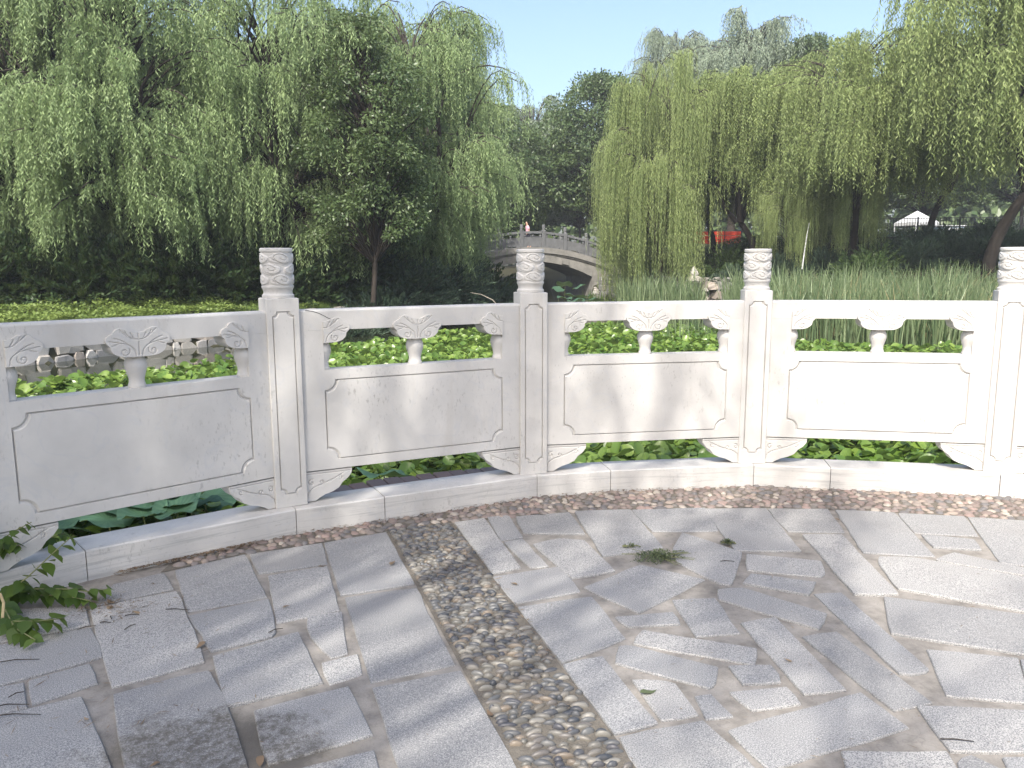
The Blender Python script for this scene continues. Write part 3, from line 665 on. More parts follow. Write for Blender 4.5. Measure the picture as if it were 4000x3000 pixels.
for i in range(5):
    a, b = np.array(PC[i][:2]), np.array(PC[i + 1][:2]); c = (a + b) / 2; L = np.linalg.norm(b - a); d = (b - a) / L
    t = thing('balustrade_bay', pan_lab[i], 'balustrade', (c[0], c[1], PZ + .0015), math.atan2(d[1], d[0]), 'panels of the marble balustrade')
    half = L / 2 - .0905
    body, rail = panel_parts(half); link('panel_body', body, t); r_ = link('top_rail', rail, t); r_.location.z = .0006
    link('capital', CAPITAL, t); v_ = link('colonnette', VASE, t)
    for s in (-1, 1):
        o = link('capital', HALF[-s], t); o.location.x = s * .5605; o = link('colonnette', VASE, t); o.location.x = s * .5605
        o = link('bracket', BRACKET[s], t); o.location.x = s * (half - .6775)
    if i == 1:
        ck = sm([(-.655, ZT - .001), (-.60, ZT - .012), (-.56, ZT - .030), (-.525, ZT - .052), (-.49, ZT - .062)])
        MB().tube([(x, -PT - .0002, z) for x, z in ck], .0016, 5).build('crack', M['iron'], t)
    for o in t.children:
        if o.name.startswith('bracket'): o.location.z = -.0004

# ------------------------------------------------------------------ bricks behind the plinth
rk = np.random.default_rng(21)
kerb = thing('brick_kerb', 'row of dark red bricks along the water side of the plinth', 'kerb')
bm_ = MB().box(-.055, .055, -.135, .135, -.035, .035, .005).mesh('brick', M['brick'])
for k in range(12):
    a = radians(122.0 - k * 1.24); r = 5.215 + rk.normal(0, .006)
    o = link('brick', bm_, kerb); o.location = (CX + r * cos(a), CY + r * sin(a), .066 + rk.normal(0, .003)); o.rotation_euler = (rk.normal(0, .02), rk.normal(0, .02), a - pi / 2 + rk.normal(0, .025)); o.scale = (rk.uniform(.96, 1.0), 1, 1)

# ------------------------------------------------------------------ rubble walls on the far banks
def rubble_wall(name, label, path, z0, z1, sw, sh, seed, lean=.12, maxn=290):
    r = np.random.default_rng(seed); path = np.array(path, float)
    d = np.r_[0, np.cumsum(np.linalg.norm(np.diff(path, axis=0), axis=1))]; L = d[-1]
    t = thing(name, label, 'stone wall')
    P = lambda s: np.array([np.interp(s, d, path[:, 0]), np.interp(s, d, path[:, 1])])
    def frame(s):
        a, b = P(max(s - .2, 0)), P(min(s + .2, L)); e = (b - a) / np.linalg.norm(b - a); return P(s), e, np.array([e[1], -e[0]])     # normal to the right of the path (towards the water)
    core = MB(); V = []; ss = np.linspace(0, L, int(L / .5) + 2)
    for s in ss:
        p, e, nn = frame(s); q = p - nn * .06; q2 = p - nn * .55
        V += [(*q, z0), (*(q - nn * lean * (z1 - z0)), z1 - .05), (*q2, z1 - .04)]
    core.add(V, [(3 * k + j, 3 * k + 3 + j, 3 * k + 4 + j, 3 * k + 1 + j) for k in range(len(ss) - 1) for j in range(2)])
    core.build('mortar_core', plain(name + '_mortar', (.24, .22, .195), .95, .5, 6), t)
    z = z0; n = 0
    while z < z1 - .05:
        h = sh * r.uniform(.65, 1.3); h = min(h, z1 - z + .04); s = r.uniform(-.1, .1)
        while s < L:
            w = sw * r.uniform(.45, 1.75); p, e, nn = frame(min(max(s + w / 2, 0), L)); m = r.integers(7, 10); 
            zc = z + h / 2 + r.normal(0, .02); base = p - nn * lean * (zc - z0)
            ang = np.linspace(0, 2 * pi, m, endpoint=False) + r.uniform(-.22, .22, m) + .3; out = []
            for th in ang:
                rr = ((abs(cos(th)) / (.55 * w)) ** 5 + (abs(sin(th)) / (.57 * h)) ** 5) ** (-1 / 5) * r.uniform(.84, 1.0); out.append((rr * cos(th), rr * sin(th)))
            dep = r.uniform(.02, .06); V = []
            for sc, oy in ((1.0, -.10), (.96, dep * .7), (.84, dep)):
                for u, v in out:
                    q = base + e * u * sc + nn * (oy + r.normal(0, .006)); V.append((q[0], q[1], zc + v * sc))
            q = base + nn * dep * 1.05; V.append((q[0], q[1], zc)); fc = []
            for j in range(2):
                for k in range(m): fc.append((j * m + (k + 1) % m, j * m + k, j * m + m + k, j * m + m + (k + 1) % m))
            for k in range(m): fc.append((2 * m + (k + 1) % m, 2 * m + k, 3 * m))
            if n < maxn: MB().add(V, fc).build('stone', M['rubble'], t)
            n += 1; s += w
        z += h
    return t
rubble_wall('retaining_wall', 'rubble stone retaining wall along the left bank behind the lily leaves', [(-13.2, 12.6), (-11.6, 15.2), (-10.7, 17.2), (-9.6, 19.5), (-8.1, 21.2), (-4.7, 26.2), (-2.7, 28.2)], -.86, .06, .46, .27, 31)
rubble_wall('retaining_wall', 'pale stone bank wall right of the bridge, above the reeds', [(5.15, 48.2), (5.6, 45), (7.2, 40), (9.4, 35.2)], -.8, .75, .55, .36, 32)
# rocks on the right bank
def rock(name, label, loc, size, seed, group=None, mat=None, pointed=0.0):
    r = np.random.default_rng(seed); n = 10; V = []
    for j, (z, rr) in enumerate(((-.3, .9), (.1, 1.0), (.55, .86 - .25 * pointed), (.9, .5 - .35 * pointed), (1.0, .12))):
        for k in range(n):
            th = 2 * pi * k / n; q = rr * r.uniform(.85, 1.12); V.append((q * cos(th) * size[0], q * sin(th) * size[1], (z + r.normal(0, .03)) * size[2]))
    fc = [tuple(range(4 * n, 5 * n))] + [(j * n + k, j * n + (k + 1) % n, j * n + n + (k + 1) % n, j * n + n + k) for j in range(4) for k in range(n)]
    o = MB().add(V, fc).build(name, mat or M['rubble']); o.location = loc; return tag(o, label, 'rock', group)
p = at(2712, 1088, 36); rock('rock', 'broad flat grey boulder capping the stone pier by the reeds', (p[0], p[1], p[2] - .12), (.42, .36, .26), 1)
p = at(2710, 1068, 36); rock('rock', 'pointed grey rock sitting on the flat boulder', (p[0], p[1], p[2] - .04), (.22, .2, .36), 2, pointed=1)
p = at(2778, 1085, 36); rock('rock', 'rounded pale boulder beside the bushes on the right bank', (p[0] + .2, p[1], p[2] - .45), (.45, .36, .26), 3)
pier = thing('stone_pier', 'short rubble stone pier carrying the flat boulder', 'stone pier', tuple(at(2712, 1100, 36)[:2]) + (0,))
for k in range(26):
    r = np.random.default_rng(200 + k); row, c_ = divmod(k, 4); w, h = .26, .18; V = []; m = 7
    for sc, oy in ((1, 0.), (.95, -.07), (.7, -.10)):
        for i in range(m): th = 2 * pi * i / m; V.append((-.40 + .27 * c_ + .13 * (row % 2) + sc * w * .54 * cos(th) * r.uniform(.85, 1.05), oy + r.normal(0, .01), -.75 + row * .2 + sc * h * .54 * sin(th)))
    MB().add(V, [tuple(range(2 * m, 3 * m))] + [(j * m + i, j * m + (i + 1) % m, j * m + m + (i + 1) % m, j * m + m + i) for j in range(2) for i in range(m)]).build('stone', M['rubble'], pier)
MB().box(-.5, .6, -.02, .5, -.9, .60, .02).build('mortar_core', plain('pier_mortar', (.2, .18, .155), .95, .5, 6), pier)
st_ = thing('stone_stack', 'little stack of round stones at the foot of the bridge wall', 'stone stack', tuple(at(2326, 1160, 46.5)[:2]) + (-.66,))
zz = 0
for k, s_ in enumerate((.28, .22, .16, .10)):
    o = rock('stone', None, (0, 0, 0), (s_, s_ * .8, s_ * .85), 60 + k); o.parent = st_; o.location = (.02 * (-1) ** k, 0, zz + s_ * .25); zz += s_ * .95
    if 'category' in o: del o['category']

# ------------------------------------------------------------------ leaves as arrays
def norm(a): return a / (np.linalg.norm(a, axis=1)[:, None] + 1e-9)
def leaf_quads(base, d, side, L, W, mid=.45):
    d = norm(d); s = np.cross(d, side); s = norm(s); n = len(base)
    A = base; B = base + d * (L * mid)[:, None] + s * (W / 2)[:, None]; C = base + d * L[:, None]; D = base + d * (L * mid)[:, None] - s * (W / 2)[:, None]
    V = np.stack([A, B, C, D], 1).reshape(-1, 3); Q = np.arange(4 * n).reshape(-1, 4); return V, Q
# ------------------------------------------------------------------ willows
def make_willow(seed, H, R, skirt, nb, ns, leaf=.13, lw=.024, mat='willow_a', lo=.36, drop=(.10, .30), low=0.0):
    """meshes of one weeping willow: trunk with limbs, and the crown of hanging leafy strands"""
    r = np.random.default_rng(seed); wood = MB(); zf = r.uniform(.20, .28) * H; sway = r.normal(0, .04, 2) * H
    tp = [np.array([sway[0] * t * t, sway[1] * t * t, zf * t]) for t in np.linspace(0, 1, 6)]; tp[0][2] = -.3
    wood.tube(tp, np.linspace(.021, .014, 6) * H, 9); samples = []
    nl = r.integers(4, 7)
    for k in range(nl):
        az = 2 * pi * (k + r.uniform(-.25, .25)) / nl; top = r.uniform(.58, .80) * H if k else .84 * H; out = r.uniform(.22, .5) * R if k else .1 * R; P = []
        for t in np.linspace(0, 1, 9):
            rad = out * (t ** .8) + .05 * R * sin(3 * t + k); P.append(tp[-1] + np.array([cos(az) * rad, sin(az) * rad, (top - zf) * t ** 1.1]))
        P = np.array(P) + r.normal(0, .012 * H, (9, 3)) * np.linspace(0, 1, 9)[:, None]
        wood.tube(P, np.linspace(.015, .0035, 9) * H, 6, False)
        for a, b in zip(P[:-1], P[1:]): samples += [a, (a + b) / 2]
    samples = np.array(samples); starts = []; outs = []; Ls = []; tn = []
    ncl = max(nb // 4, 1); cl_u = (r.permutation(ncl) + r.random(ncl)) / ncl; cl_r = np.sqrt(r.uniform(.20, 1, ncl)); cl_a = np.arange(ncl) * 2.39996 + r.normal(0, .3, ncl)
    for k in range(nb):
        c_ = k % ncl; u = float(np.clip(cl_u[c_] + r.normal(0, .025), 0, 1)); u = u * .38 if k >= nb * (1 - low) else u; zt = H * (lo + (1.0 - lo) * u ** .85); env = R * sqrt(max(.20, 1 - ((zt / H - .56) / .50) ** 2)); rad = env * float(np.clip((max(cl_r[c_], .72) if k >= nb * (1 - low) else cl_r[c_]) + r.normal(0, .09), .1, 1.1)); az = cl_a[c_] + r.normal(0, .10) / max(cl_r[c_], .3)
        tip = np.array([cos(az) * rad + sway[0], sin(az) * rad + sway[1], zt]); ok = samples[samples[:, 2] < zt + .03 * H]; ok = ok if len(ok) else samples
        dd = np.linalg.norm(ok - tip, axis=1) + .6 * np.abs(ok[:, 2] - zt + .1 * H); p0 = ok[np.argsort(dd)[r.integers(0, 4)]]
        ctrl = .45 * p0 + .55 * tip; ctrl[2] = max(p0[2], tip[2]) + .07 * H
        T = np.linspace(0, 1, 6)[:, None]; B = (1 - T) ** 2 * p0 + 2 * T * (1 - T) * ctrl + T ** 2 * tip
        wood.tube(B, np.linspace(.0042, .0012, 6) * H, 4, False)
        hd = tip - p0; hd[2] = 0; hd = hd / (np.linalg.norm(hd) + 1e-6); bt = r.random()
        t = r.uniform(.30, 1.0, ns)[:, None] ** .8; S_ = (1 - t) ** 2 * p0 + 2 * t * (1 - t) * ctrl + t ** 2 * tip + r.normal(0, 1, (ns, 3)) * np.array([.035, .035, .012]) * R
        ln = r.uniform(drop[0], drop[1]) * H * r.uniform(.45, 1.0, ns); ln = np.minimum(ln, np.maximum(S_[:, 2] - skirt * r.uniform(.8, 1.5, ns), .25))
        starts.append(S_); outs.append(np.tile(hd, (ns, 1)) + r.normal(0, .45, (ns, 3)) * np.array([1, 1, 0])); Ls.append(ln); tn.append(np.full(ns, bt) * .6 + r.random(ns) * .4)
    St = np.vstack(starts); Ou = np.vstack(outs); Ls = np.concatenate(Ls); tn = np.concatenate(tn)
    sp = leaf * .34; cnt = np.maximum((Ls / sp).astype(int), 3); idx = np.repeat(np.arange(len(St)), cnt)
    off = np.concatenate([[0], np.cumsum(cnt)[:-1]]); kk = np.arange(len(idx)) - off[idx]; s = kk * sp
    a = r.uniform(.18, .60, len(St))[idx]; ph = r.uniform(0, 6.28, len(St))[idx]
    pos = St[idx] + Ou[idx] * (a * (1 - np.exp(-s / .35)))[:, None]; pos[:, 2] -= s - .22 * (1 - np.exp(-s / .28)) * .9
    pos[:, 0] += .035 * np.sin(s * 2.1 + ph); pos[:, 1] += .035 * np.cos(s * 1.7 + ph)
    az = ph + kk * 2.4 + r.normal(0, .5, len(idx)); h = r.uniform(.30, .85, len(idx))
    d = np.c_[np.cos(az) * h, np.sin(az) * h, -np.ones(len(idx)) * r.uniform(.6, 1.0, len(idx))]
    side = r.normal(0, 1, (len(idx), 3)) + 1.1 * np.c_[np.cos(az), np.sin(az), .4 + 0 * az]; Lf = leaf * r.uniform(.65, 1.2, len(idx)); V, Q = leaf_quads(pos, d, side, Lf, lw * r.uniform(.75, 1.25, len(idx)))
    tint = np.clip(tn[idx] * .65 + r.random(len(idx)) * .45, 0, 1)
    ph0 = np.zeros(len(St)); ph0[idx] = ph; a0 = np.zeros(len(St)); a0[idx] = a; rows = []
    for f_ in (0, .33, .66, 1.0):
        s_ = Ls * f_; q_ = St + Ou * (a0 * (1 - np.exp(-s_ / .35)))[:, None]; q_[:, 2] -= s_ - .198 * (1 - np.exp(-s_ / .28)); q_[:, 0] += .035 * np.sin(s_ * 2.1 + ph0); q_[:, 1] += .035 * np.cos(s_ * 1.7 + ph0)
        w_ = .0065 * (1 - .6 * f_); rows.append(np.stack([q_ + np.array([w_ / 2, 0, 0]), q_ - np.array([w_ / 2, 0, 0])], 1))
    TVx = np.stack(rows, 1).reshape(-1, 3); o_ = np.arange(len(St))[:, None] * 8 + len(V); TQx = np.vstack([o_ + np.array([[2 * j, 2 * j + 1, 2 * j + 3, 2 * j + 2]]) for j in range(3)])
    V = np.vstack([V, TVx]); Q = np.vstack([Q, TQx]); tint = np.r_[tint, np.full(len(TQx), .55)]
    return wood.mesh('trunk', M['bark'], True), mesh_np('crown', V, Q, M[mat], False, tint)
def plant_tree(name, meshes, label, loc, rz=0.0, sc=(1, 1, 1), group=None, cat='tree'):
    t = thing(name, label, cat, loc, rz, group); t.scale = sc
    link('trunk', meshes[0], t); c = link('crown', meshes[1], t); return t
def gz1(x, y): return float(ground_z([(x, y)])[0])
def tree_at(name, meshes, label, px, Y, top_px, H, rz=0.0, wide=1.0, group=None, sink=0.0):
    """stand a tree of unit height H so that its top reaches the height seen at top_px"""
    p = at(px, 1025, Y); z0 = gz1(p[0], p[1]) - sink; zt = at(px, top_px, Y)[2]; k = (zt - z0) / H
    return plant_tree(name, meshes, label, (p[0], p[1], z0), rz, (k * wide, k * wide, k), group)
GW = 'weeping willows round the pond'
WA = make_willow(101, 9.5, 3.7, .30, 255, 20, .140, .029, 'willow_a', .14, (.08, .27), .24)
WB = make_willow(102, 10, 3.6, .35, 255, 20, .140, .029, 'willow_a', .12, (.08, .27), .24)
WC = make_willow(103, 9, 3.9, .30, 255, 20, .140, .029, 'willow_a', .14, (.08, .27), .24)
WD = make_willow(104, 9, 5.0, .5, 165, 21, .160, .032, 'willow_b', .36, (.20, .52))
WE = make_willow(105, 9, 4.8, 2.5, 165, 21, .160, .032, 'willow_b', .42, (.18, .48))
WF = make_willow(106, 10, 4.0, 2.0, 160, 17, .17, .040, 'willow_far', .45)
tree_at('willow_tree', WB, 'tall shaded willow at the far left edge of the picture', 20, 24.2, -420, 10, .4, 1.05, GW)
tree_at('willow_tree', WA, 'large grey-green willow left of the first whole post, strands reaching the weeds', 600, 25.2, -170, 9.5, 1.2, 1.1, GW)
tree_at('willow_tree', WC, 'grey-green willow rising directly above the first whole marble post', 1120, 28, -60, 9, 2.2, 1.0, GW)
tree_at('willow_tree', WB, 'willow at the left, half hidden behind the large grey-green one', 330, 29.5, -260, 10, 3.1, 1.1, GW)
tree_at('willow_tree', WA, 'bright willow whose right side overhangs the left end of the bridge', 1580, 29.5, 0, 9.5, 4.0, .92, GW)
tree_at('willow_tree', WC, 'small low willow drooping in front of the bridge approach at the left', 1610, 30, 500, 9, 5.0, .92, GW)
tree_at('willow_tree', WB, 'narrow willow crown reaching nearest to the sky gap in the centre', 1800, 35, 150, 10, 2.5, .62, GW)
tree_at('willow_tree', WC, 'pale willow top seen behind the thin broadleaf tree', 1500, 36, 20, 9, .8, 1.1, GW)
tree_at('willow_tree', WD, 'yellow-green willow hanging over the reeds right of the bridge', 2570, 38, 230, 9, .5, .50, GW)
tree_at('willow_tree', WE, 'broad yellow-green willow above the post before the reeds', 2960, 39, 290, 9, 2.0, 1.05, GW)
tree_at('willow_tree', WE, 'yellow-green willow with sunlit round top above the sunlit panel', 3330, 36, 170, 9, 3.3, 1.1, GW)
tree_at('willow_tree', WE, 'tall willow filling the upper right corner, dark forked trunk below', 3860, 33, -260, 9, 4.4, 1.0, GW)
tree_at('willow_tree', WE, 'willow behind the upper right one, its crown against the sky', 3620, 42, 160, 9, 5.5, .95, GW)
tree_at('willow_tree', WD, 'low yellow-green willow hanging close behind the post before the reeds', 3085, 36, 620, 9, 2.9, .6, GW)
tree_at('willow_tree', WD, 'narrow yellow-green willow hanging close beside the right end of the bridge', 2470, 42, 430, 9, 1.6, .42, GW)
tree_at('willow_tree', WD, 'yellow-green willow drooping to the bushes left of the white canopy', 3300, 35.5, 430, 9, 4.1, .5, GW)
tree_at('willow_tree', WE, 'yellow-green willow filling the space between the bridge side willow and the broad one', 2790, 44, 330, 9, .9, 1.0, GW)
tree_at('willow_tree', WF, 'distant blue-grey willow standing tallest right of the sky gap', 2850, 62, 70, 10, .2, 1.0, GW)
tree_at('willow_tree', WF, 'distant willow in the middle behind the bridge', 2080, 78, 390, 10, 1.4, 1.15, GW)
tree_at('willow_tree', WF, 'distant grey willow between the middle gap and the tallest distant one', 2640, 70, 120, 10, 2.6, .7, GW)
# ------------------------------------------------------------------ broadleaf trees
def make_broad(seed, H, R, nc, nl, leaf=.11, lw=.06, mat='broad', lo=.34, spread=.42):
    r = np.random.default_rng(seed); wood = MB(); T = np.linspace(0, 1, 9)
    tr = np.c_[.03 * H * np.sin(T * 3 + seed), .03 * H * np.cos(T * 2.3 + seed) - .03 * H * cos(seed), T * H * .95]; tr[0, 2] = -.3
    wood.tube(tr, np.linspace(.010, .003, 9) * H, 8); cl = []
    for k in range(nc):
        u = r.uniform(0, 1); z = H * (lo + (1 - lo) * u); env = R * (1 - abs(2 * (u - .42)) ** 2.2 * .8) ** .5 if abs(2 * (u - .42)) < 1.1 else R * .3
        rad = env * sqrt(r.uniform(.05, 1)); az = r.uniform(0, 2 * pi); tip = np.array([cos(az) * rad, sin(az) * rad, z]); zb = max(z - .16 * H, .27 * H); p0 = np.array([np.interp(zb, tr[:, 2], tr[:, 0]), np.interp(zb, tr[:, 2], tr[:, 1]), zb])
        wood.tube([p0, .5 * (p0 + tip) + np.array([0, 0, .02 * H]), tip], np.array([.0038, .0026, .001]) * H, 4, False); cl.append(tip)
    cl = np.array(cl); idx = np.repeat(np.arange(nc), nl); rad = spread * r.uniform(.6, 1.3, nc)[idx] * r.random(len(idx)) ** .4
    dv = norm(r.normal(0, 1, (len(idx), 3))); pos = cl[idx] + dv * rad[:, None] * np.array([1, 1, .65])
    d = dv + r.normal(0, .6, (len(idx), 3)) + np.array([0, 0, -.35]); V, Q = leaf_quads(pos, d, r.normal(0, 1, (len(idx), 3)) + np.array([0, 0, .6]), leaf * r.uniform(.6, 1.3, len(idx)), lw * r.uniform(.7, 1.2, len(idx)))
    tint = np.clip(.5 * r.random(nc)[idx] + .5 * r.random(len(idx)), 0, 1)
    return wood.mesh('trunk', M['bark'], True), mesh_np('crown', V, Q, M[mat], False, tint)
BA = make_broad(201, 9, 1.9, 210, 190, .11, .055)
BB = make_broad(202, 9, 3.4, 260, 170, .16, .085, spread=.55)
tree_at('broadleaf_tree', BA, 'slim dark broadleaf tree with a bare straight trunk, between left willows', 1440, 25.5, 70, 9, 0, 1.0, 'broadleaf trees')
tree_at('broadleaf_tree', BA, 'dark leafy sapling in the shade right of the first whole post', 1290, 28, 450, 9, 2, .9, 'broadleaf trees')
tree_at('broadleaf_tree', BB, 'dark round broadleaf tree behind the right end of the bridge', 2330, 58, 300, 9, 1, .95, 'broadleaf trees')
tree_at('broadleaf_tree', BB, 'dark broadleaf tree top poking up in the right sky gap', 3140, 60, 150, 9, 3, .8, 'broadleaf trees')
tree_at('broadleaf_tree', BB, 'dark broadleaf tree closing the view behind the bridge at the left', 1900, 56, 420, 9, 4, 1.1, 'broadleaf trees')
far_lab = ['dark tree mass behind the left willows, outermost', 'dark tree mass behind the large grey-green willow', 'dark tree behind the second left willow trunk', 'dark tree deep in the wood left of the thin trunk', 'dark tree deep in the wood behind the thin trunk', 'dark tree in the wood left of the bridge',
           'dark tree behind the red barrier', 'dark tree behind the green wire fence', 'dark tree behind the white canopy', 'dark tree behind the pale booth', 'dark tree behind the red framed board', 'dark tree behind the bridge arch', 'dark tree beyond the middle of the bridge']
for (px, Y, tp), lb, k in zip([(-150, 36, 100), (250, 38, 150), (560, 36, 120), (860, 37, 160), (1160, 38, 180), (1560, 40, 240), (2700, 66, 480), (3000, 72, 480), (3300, 74, 470), (3620, 70, 420), (3980, 72, 300), (2250, 84, 600), (2060, 88, 560)], far_lab, range(20)):
    tree_at('broadleaf_tree', BB, lb, px, Y, tp, 9, k * 1.7, 1.25, 'dark trees closing the background', .6)
# ------------------------------------------------------------------ far wood that closes the horizon
rw = np.random.default_rng(808); nw = 42000; xw = rw.uniform(-95, 120, nw); top_w = 12.5 + 2.0 * np.sin(xw * .21) + 1.5 * np.sin(xw * .53 + 1) + .8 * np.sin(xw * 1.3)
yw = 104 + rw.uniform(-3, 3, nw) + 4 * np.sin(xw * .3); zw = 1.0 + (top_w - 1.0) * rw.random(nw) ** .8; dw = rw.normal(0, 1, (nw, 3)); V, Q = leaf_quads(np.c_[xw, yw, zw], dw, rw.normal(0, 1, (nw, 3)), rw.uniform(.7, 1.5, nw), rw.uniform(.5, .95, nw))
tag(link('far_wood', mesh_np('far_wood', V, Q, M['broad'], False, rw.random(nw))), 'dark distant wood along the horizon behind everything', 'wood', kind='stuff')
# ------------------------------------------------------------------ junipers and bushes
def make_juniper(seed, R, H, n=150, m=70, mat='juniper', leaf=.10, lw=.018):
    r = np.random.default_rng(seed); wood = MB(); bs = []; ds = []; tn = []
    for k in range(n):
        az = r.uniform(0, 2 * pi); el = r.uniform(.05, 1.25); L = r.uniform(.55, 1.0) * (R * cos(el) + H * sin(el)); d = np.array([cos(az) * cos(el), sin(az) * cos(el), sin(el)])
        t = np.linspace(.12, 1, m); P = d * (t * L)[:, None]; P[:, 2] += .10 * np.sin(t * 3) - .12 * t ** 2 * L * cos(el); P[:, 2] = np.maximum(P[:, 2], .02)
        if k < 40: wood.tube(P[::12], np.linspace(.02, .004, len(P[::12])), 4, False)
        side = r.normal(0, 1, (m, 3)); dd = d + norm(side) * (.75 - .35 * t)[:, None]; P = P + r.normal(0, .05, (m, 3)) * (1 - .3 * t)[:, None]
        bs.append(P); ds.append(dd); tn.append(np.clip(r.random() * .5 + .5 * r.random(m), 0, 1))
    b = np.vstack(bs); d = np.vstack(ds); V, Q = leaf_quads(b, d, r.normal(0, 1, b.shape), leaf * r.uniform(.6, 1.6, len(b)), lw * r.uniform(.8, 1.4, len(b)))
    return wood.mesh('stem', M['bark'], True), mesh_np('foliage', V, Q, M[mat], False, np.concatenate(tn))
JA = make_juniper(301, 1.5, 1.15, 190, 80, leaf=.13, lw=.026); JB = make_juniper(302, 1.6, 1.3, 170, 60, 'bush', .12, .055); JC = make_juniper(303, 1.2, 1.7, 170, 64, 'bush', .13, .06)
JD = make_juniper(304, 1.5, 1.5, 200, 66, 'bush_painted_shade', .13, .06)
def shrub(ms, name, label, px, Y, sc, rz, group, dz=0.0):
    p = at(px, 1025, Y); t = thing(name, label, 'shrub', (p[0], p[1], gz1(p[0], p[1]) + dz - .08), rz, group); t.scale = (sc, sc, sc)
    link('stem', ms[0], t); link('foliage', ms[1], t); return t
jun = [(1330, 24.6, 1.0), (1480, 26.5, 1.15), (1600, 28.0, 1.2), (1720, 30, 1.25), (1840, 32, 1.35), (1930, 34.5, 1.3), (1560, 31, 1.2), (1780, 35, 1.3), (1965, 38, 1.2), (1660, 29.0, .9)]
jl = ['dark juniper nearest the first whole post', 'dark juniper by the foot of the thin bare trunk', 'dark juniper in the middle of the left bank row', 'dark juniper with a bare twig sticking out', 'wide dark juniper left of the bridge post', 'dark juniper just under the left end of the bridge', 'dark juniper in the second row behind the thin trunk', 'dark juniper in the second row near the bridge approach', 'small dark juniper at the water below the bridge', 'low juniper at the water edge before the left bank row']
for i, ((px, Y, sc), lb) in enumerate(zip(jun, jl)): shrub(JA, 'juniper_shrub', lb, px, Y, sc, i * 1.3, 'junipers on the left bank')
jun2 = [(2760, 37, .9), (2880, 36, 1.2), (3060, 36, 1.2), (3230, 35.5, 1.2), (3560, 34.5, 1.35), (3690, 35, 1.4), (3820, 34.5, 1.4), (3950, 34.5, 1.4), (4080, 34, 1.4), (3460, 35.5, 1.2), (3640, 36.6, 1.3), (3880, 36.5, 1.3)]
jl2 = ['small juniper beside the pale round boulder', 'juniper on the slope behind the post before the reeds', 'juniper under the leaning pale pole', 'juniper left of the leafy bush', 'juniper right of the leafy bush behind the reeds', 'grey-green juniper below the pale booth', 'grey-green juniper below the forked willow trunk', 'grey-green juniper below the red framed board', 'juniper at the right frame edge', 'dark juniper close behind the leafy bush', 'upper juniper under the booth', 'upper juniper under the red framed board']
for i, ((px, Y, sc), lb) in enumerate(zip(jun2, jl2)): shrub(JA, 'juniper_shrub', lb, px, Y, sc * .68, i * 2.1, 'junipers on the right bank')
bl = [(2800, 38, 1.0, JB, 'fresh green bush above the pale round boulder'), (3370, 33.5, 1.25, JB, 'leafy green bush rising out of the reeds below the canopy'), (3420, 34.5, 1.1, JC, 'taller leafy bush behind the reeds below the canopy'), (2850, 40, 1.2, JC, 'bush in front of the red barrier'), (3290, 40, 1.3, JC, 'light green bush beside the white and blue box'), (2950, 42, 1.1, JB, 'bush between the red barrier and the leaning pole'), (2560, 44, 1.2, JB, 'shaded bush under the willow over the reeds')]
for i, (px, Y, sc, ms, lb) in enumerate(bl): shrub(ms, 'green_bush', lb, px, Y, sc * .72, i * 1.1, 'green bushes on the right bank')
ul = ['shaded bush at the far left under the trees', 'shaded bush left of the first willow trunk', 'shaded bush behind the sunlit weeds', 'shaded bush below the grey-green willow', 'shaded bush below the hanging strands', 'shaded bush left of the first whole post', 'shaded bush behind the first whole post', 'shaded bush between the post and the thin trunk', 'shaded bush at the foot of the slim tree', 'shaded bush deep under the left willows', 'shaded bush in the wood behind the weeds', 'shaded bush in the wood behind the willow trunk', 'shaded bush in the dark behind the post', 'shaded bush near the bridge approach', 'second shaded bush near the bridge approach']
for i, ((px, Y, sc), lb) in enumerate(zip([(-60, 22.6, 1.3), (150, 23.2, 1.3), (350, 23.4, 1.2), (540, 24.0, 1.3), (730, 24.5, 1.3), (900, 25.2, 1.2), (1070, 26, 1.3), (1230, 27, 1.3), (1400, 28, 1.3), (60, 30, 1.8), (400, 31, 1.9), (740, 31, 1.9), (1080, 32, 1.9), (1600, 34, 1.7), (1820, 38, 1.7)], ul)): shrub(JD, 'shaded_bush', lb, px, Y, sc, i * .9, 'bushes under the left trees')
# ------------------------------------------------------------------ bank plants that nobody could count
def scatter(n, poly, seed):
    r = np.random.default_rng(seed); poly = np.array(poly, float); lo, hi = poly.min(0), poly.max(0); out = np.zeros((0, 2))
    while len(out) < n:
        P = r.uniform(lo, hi, (n * 2, 2)); ins = np.zeros(len(P), bool)
        for a, b in zip(poly, np.roll(poly, -1, 0)):
            c = ((a[1] > P[:, 1]) != (b[1] > P[:, 1])); e = b - a; ins ^= c & (P[:, 0] < a[0] + (P[:, 1] - a[1]) / (e[1] if abs(e[1]) > 1e-9 else 1e-9) * e[0])
        out = np.vstack([out, P[ins]])
    return out[:n]
def cover(name, label, cat, poly, n, h, leaf, lw, mat, seed, clump=.35):
    r = np.random.default_rng(seed); P = scatter(n, poly, seed); z = ground_z(P)
    bump = .5 + .5 * np.sin(P[:, 0] * 2.3 + 1.1 * np.sin(P[:, 1] * 1.7)) * np.sin(P[:, 1] * 2.9 + P[:, 0] * .8)
    hh = h * (.35 + .65 * bump) * r.random(n) ** .5; pos = np.c_[P, z + hh]; d = r.normal(0, 1, (n, 3)); d[:, 2] = np.abs(d[:, 2]) * .35 + .1
    V, Q = leaf_quads(pos, d, np.c_[r.normal(0, .35, (n, 2)), np.ones(n)], leaf * r.uniform(.6, 1.4, n), lw * r.uniform(.7, 1.3, n))
    V2 = np.copy(V); o = link(name, mesh_np(name, V, Q, M[mat], False, np.clip(.55 * bump + .45 * r.random(n), 0, 1)))
    return tag(o, label, cat, kind='stuff')
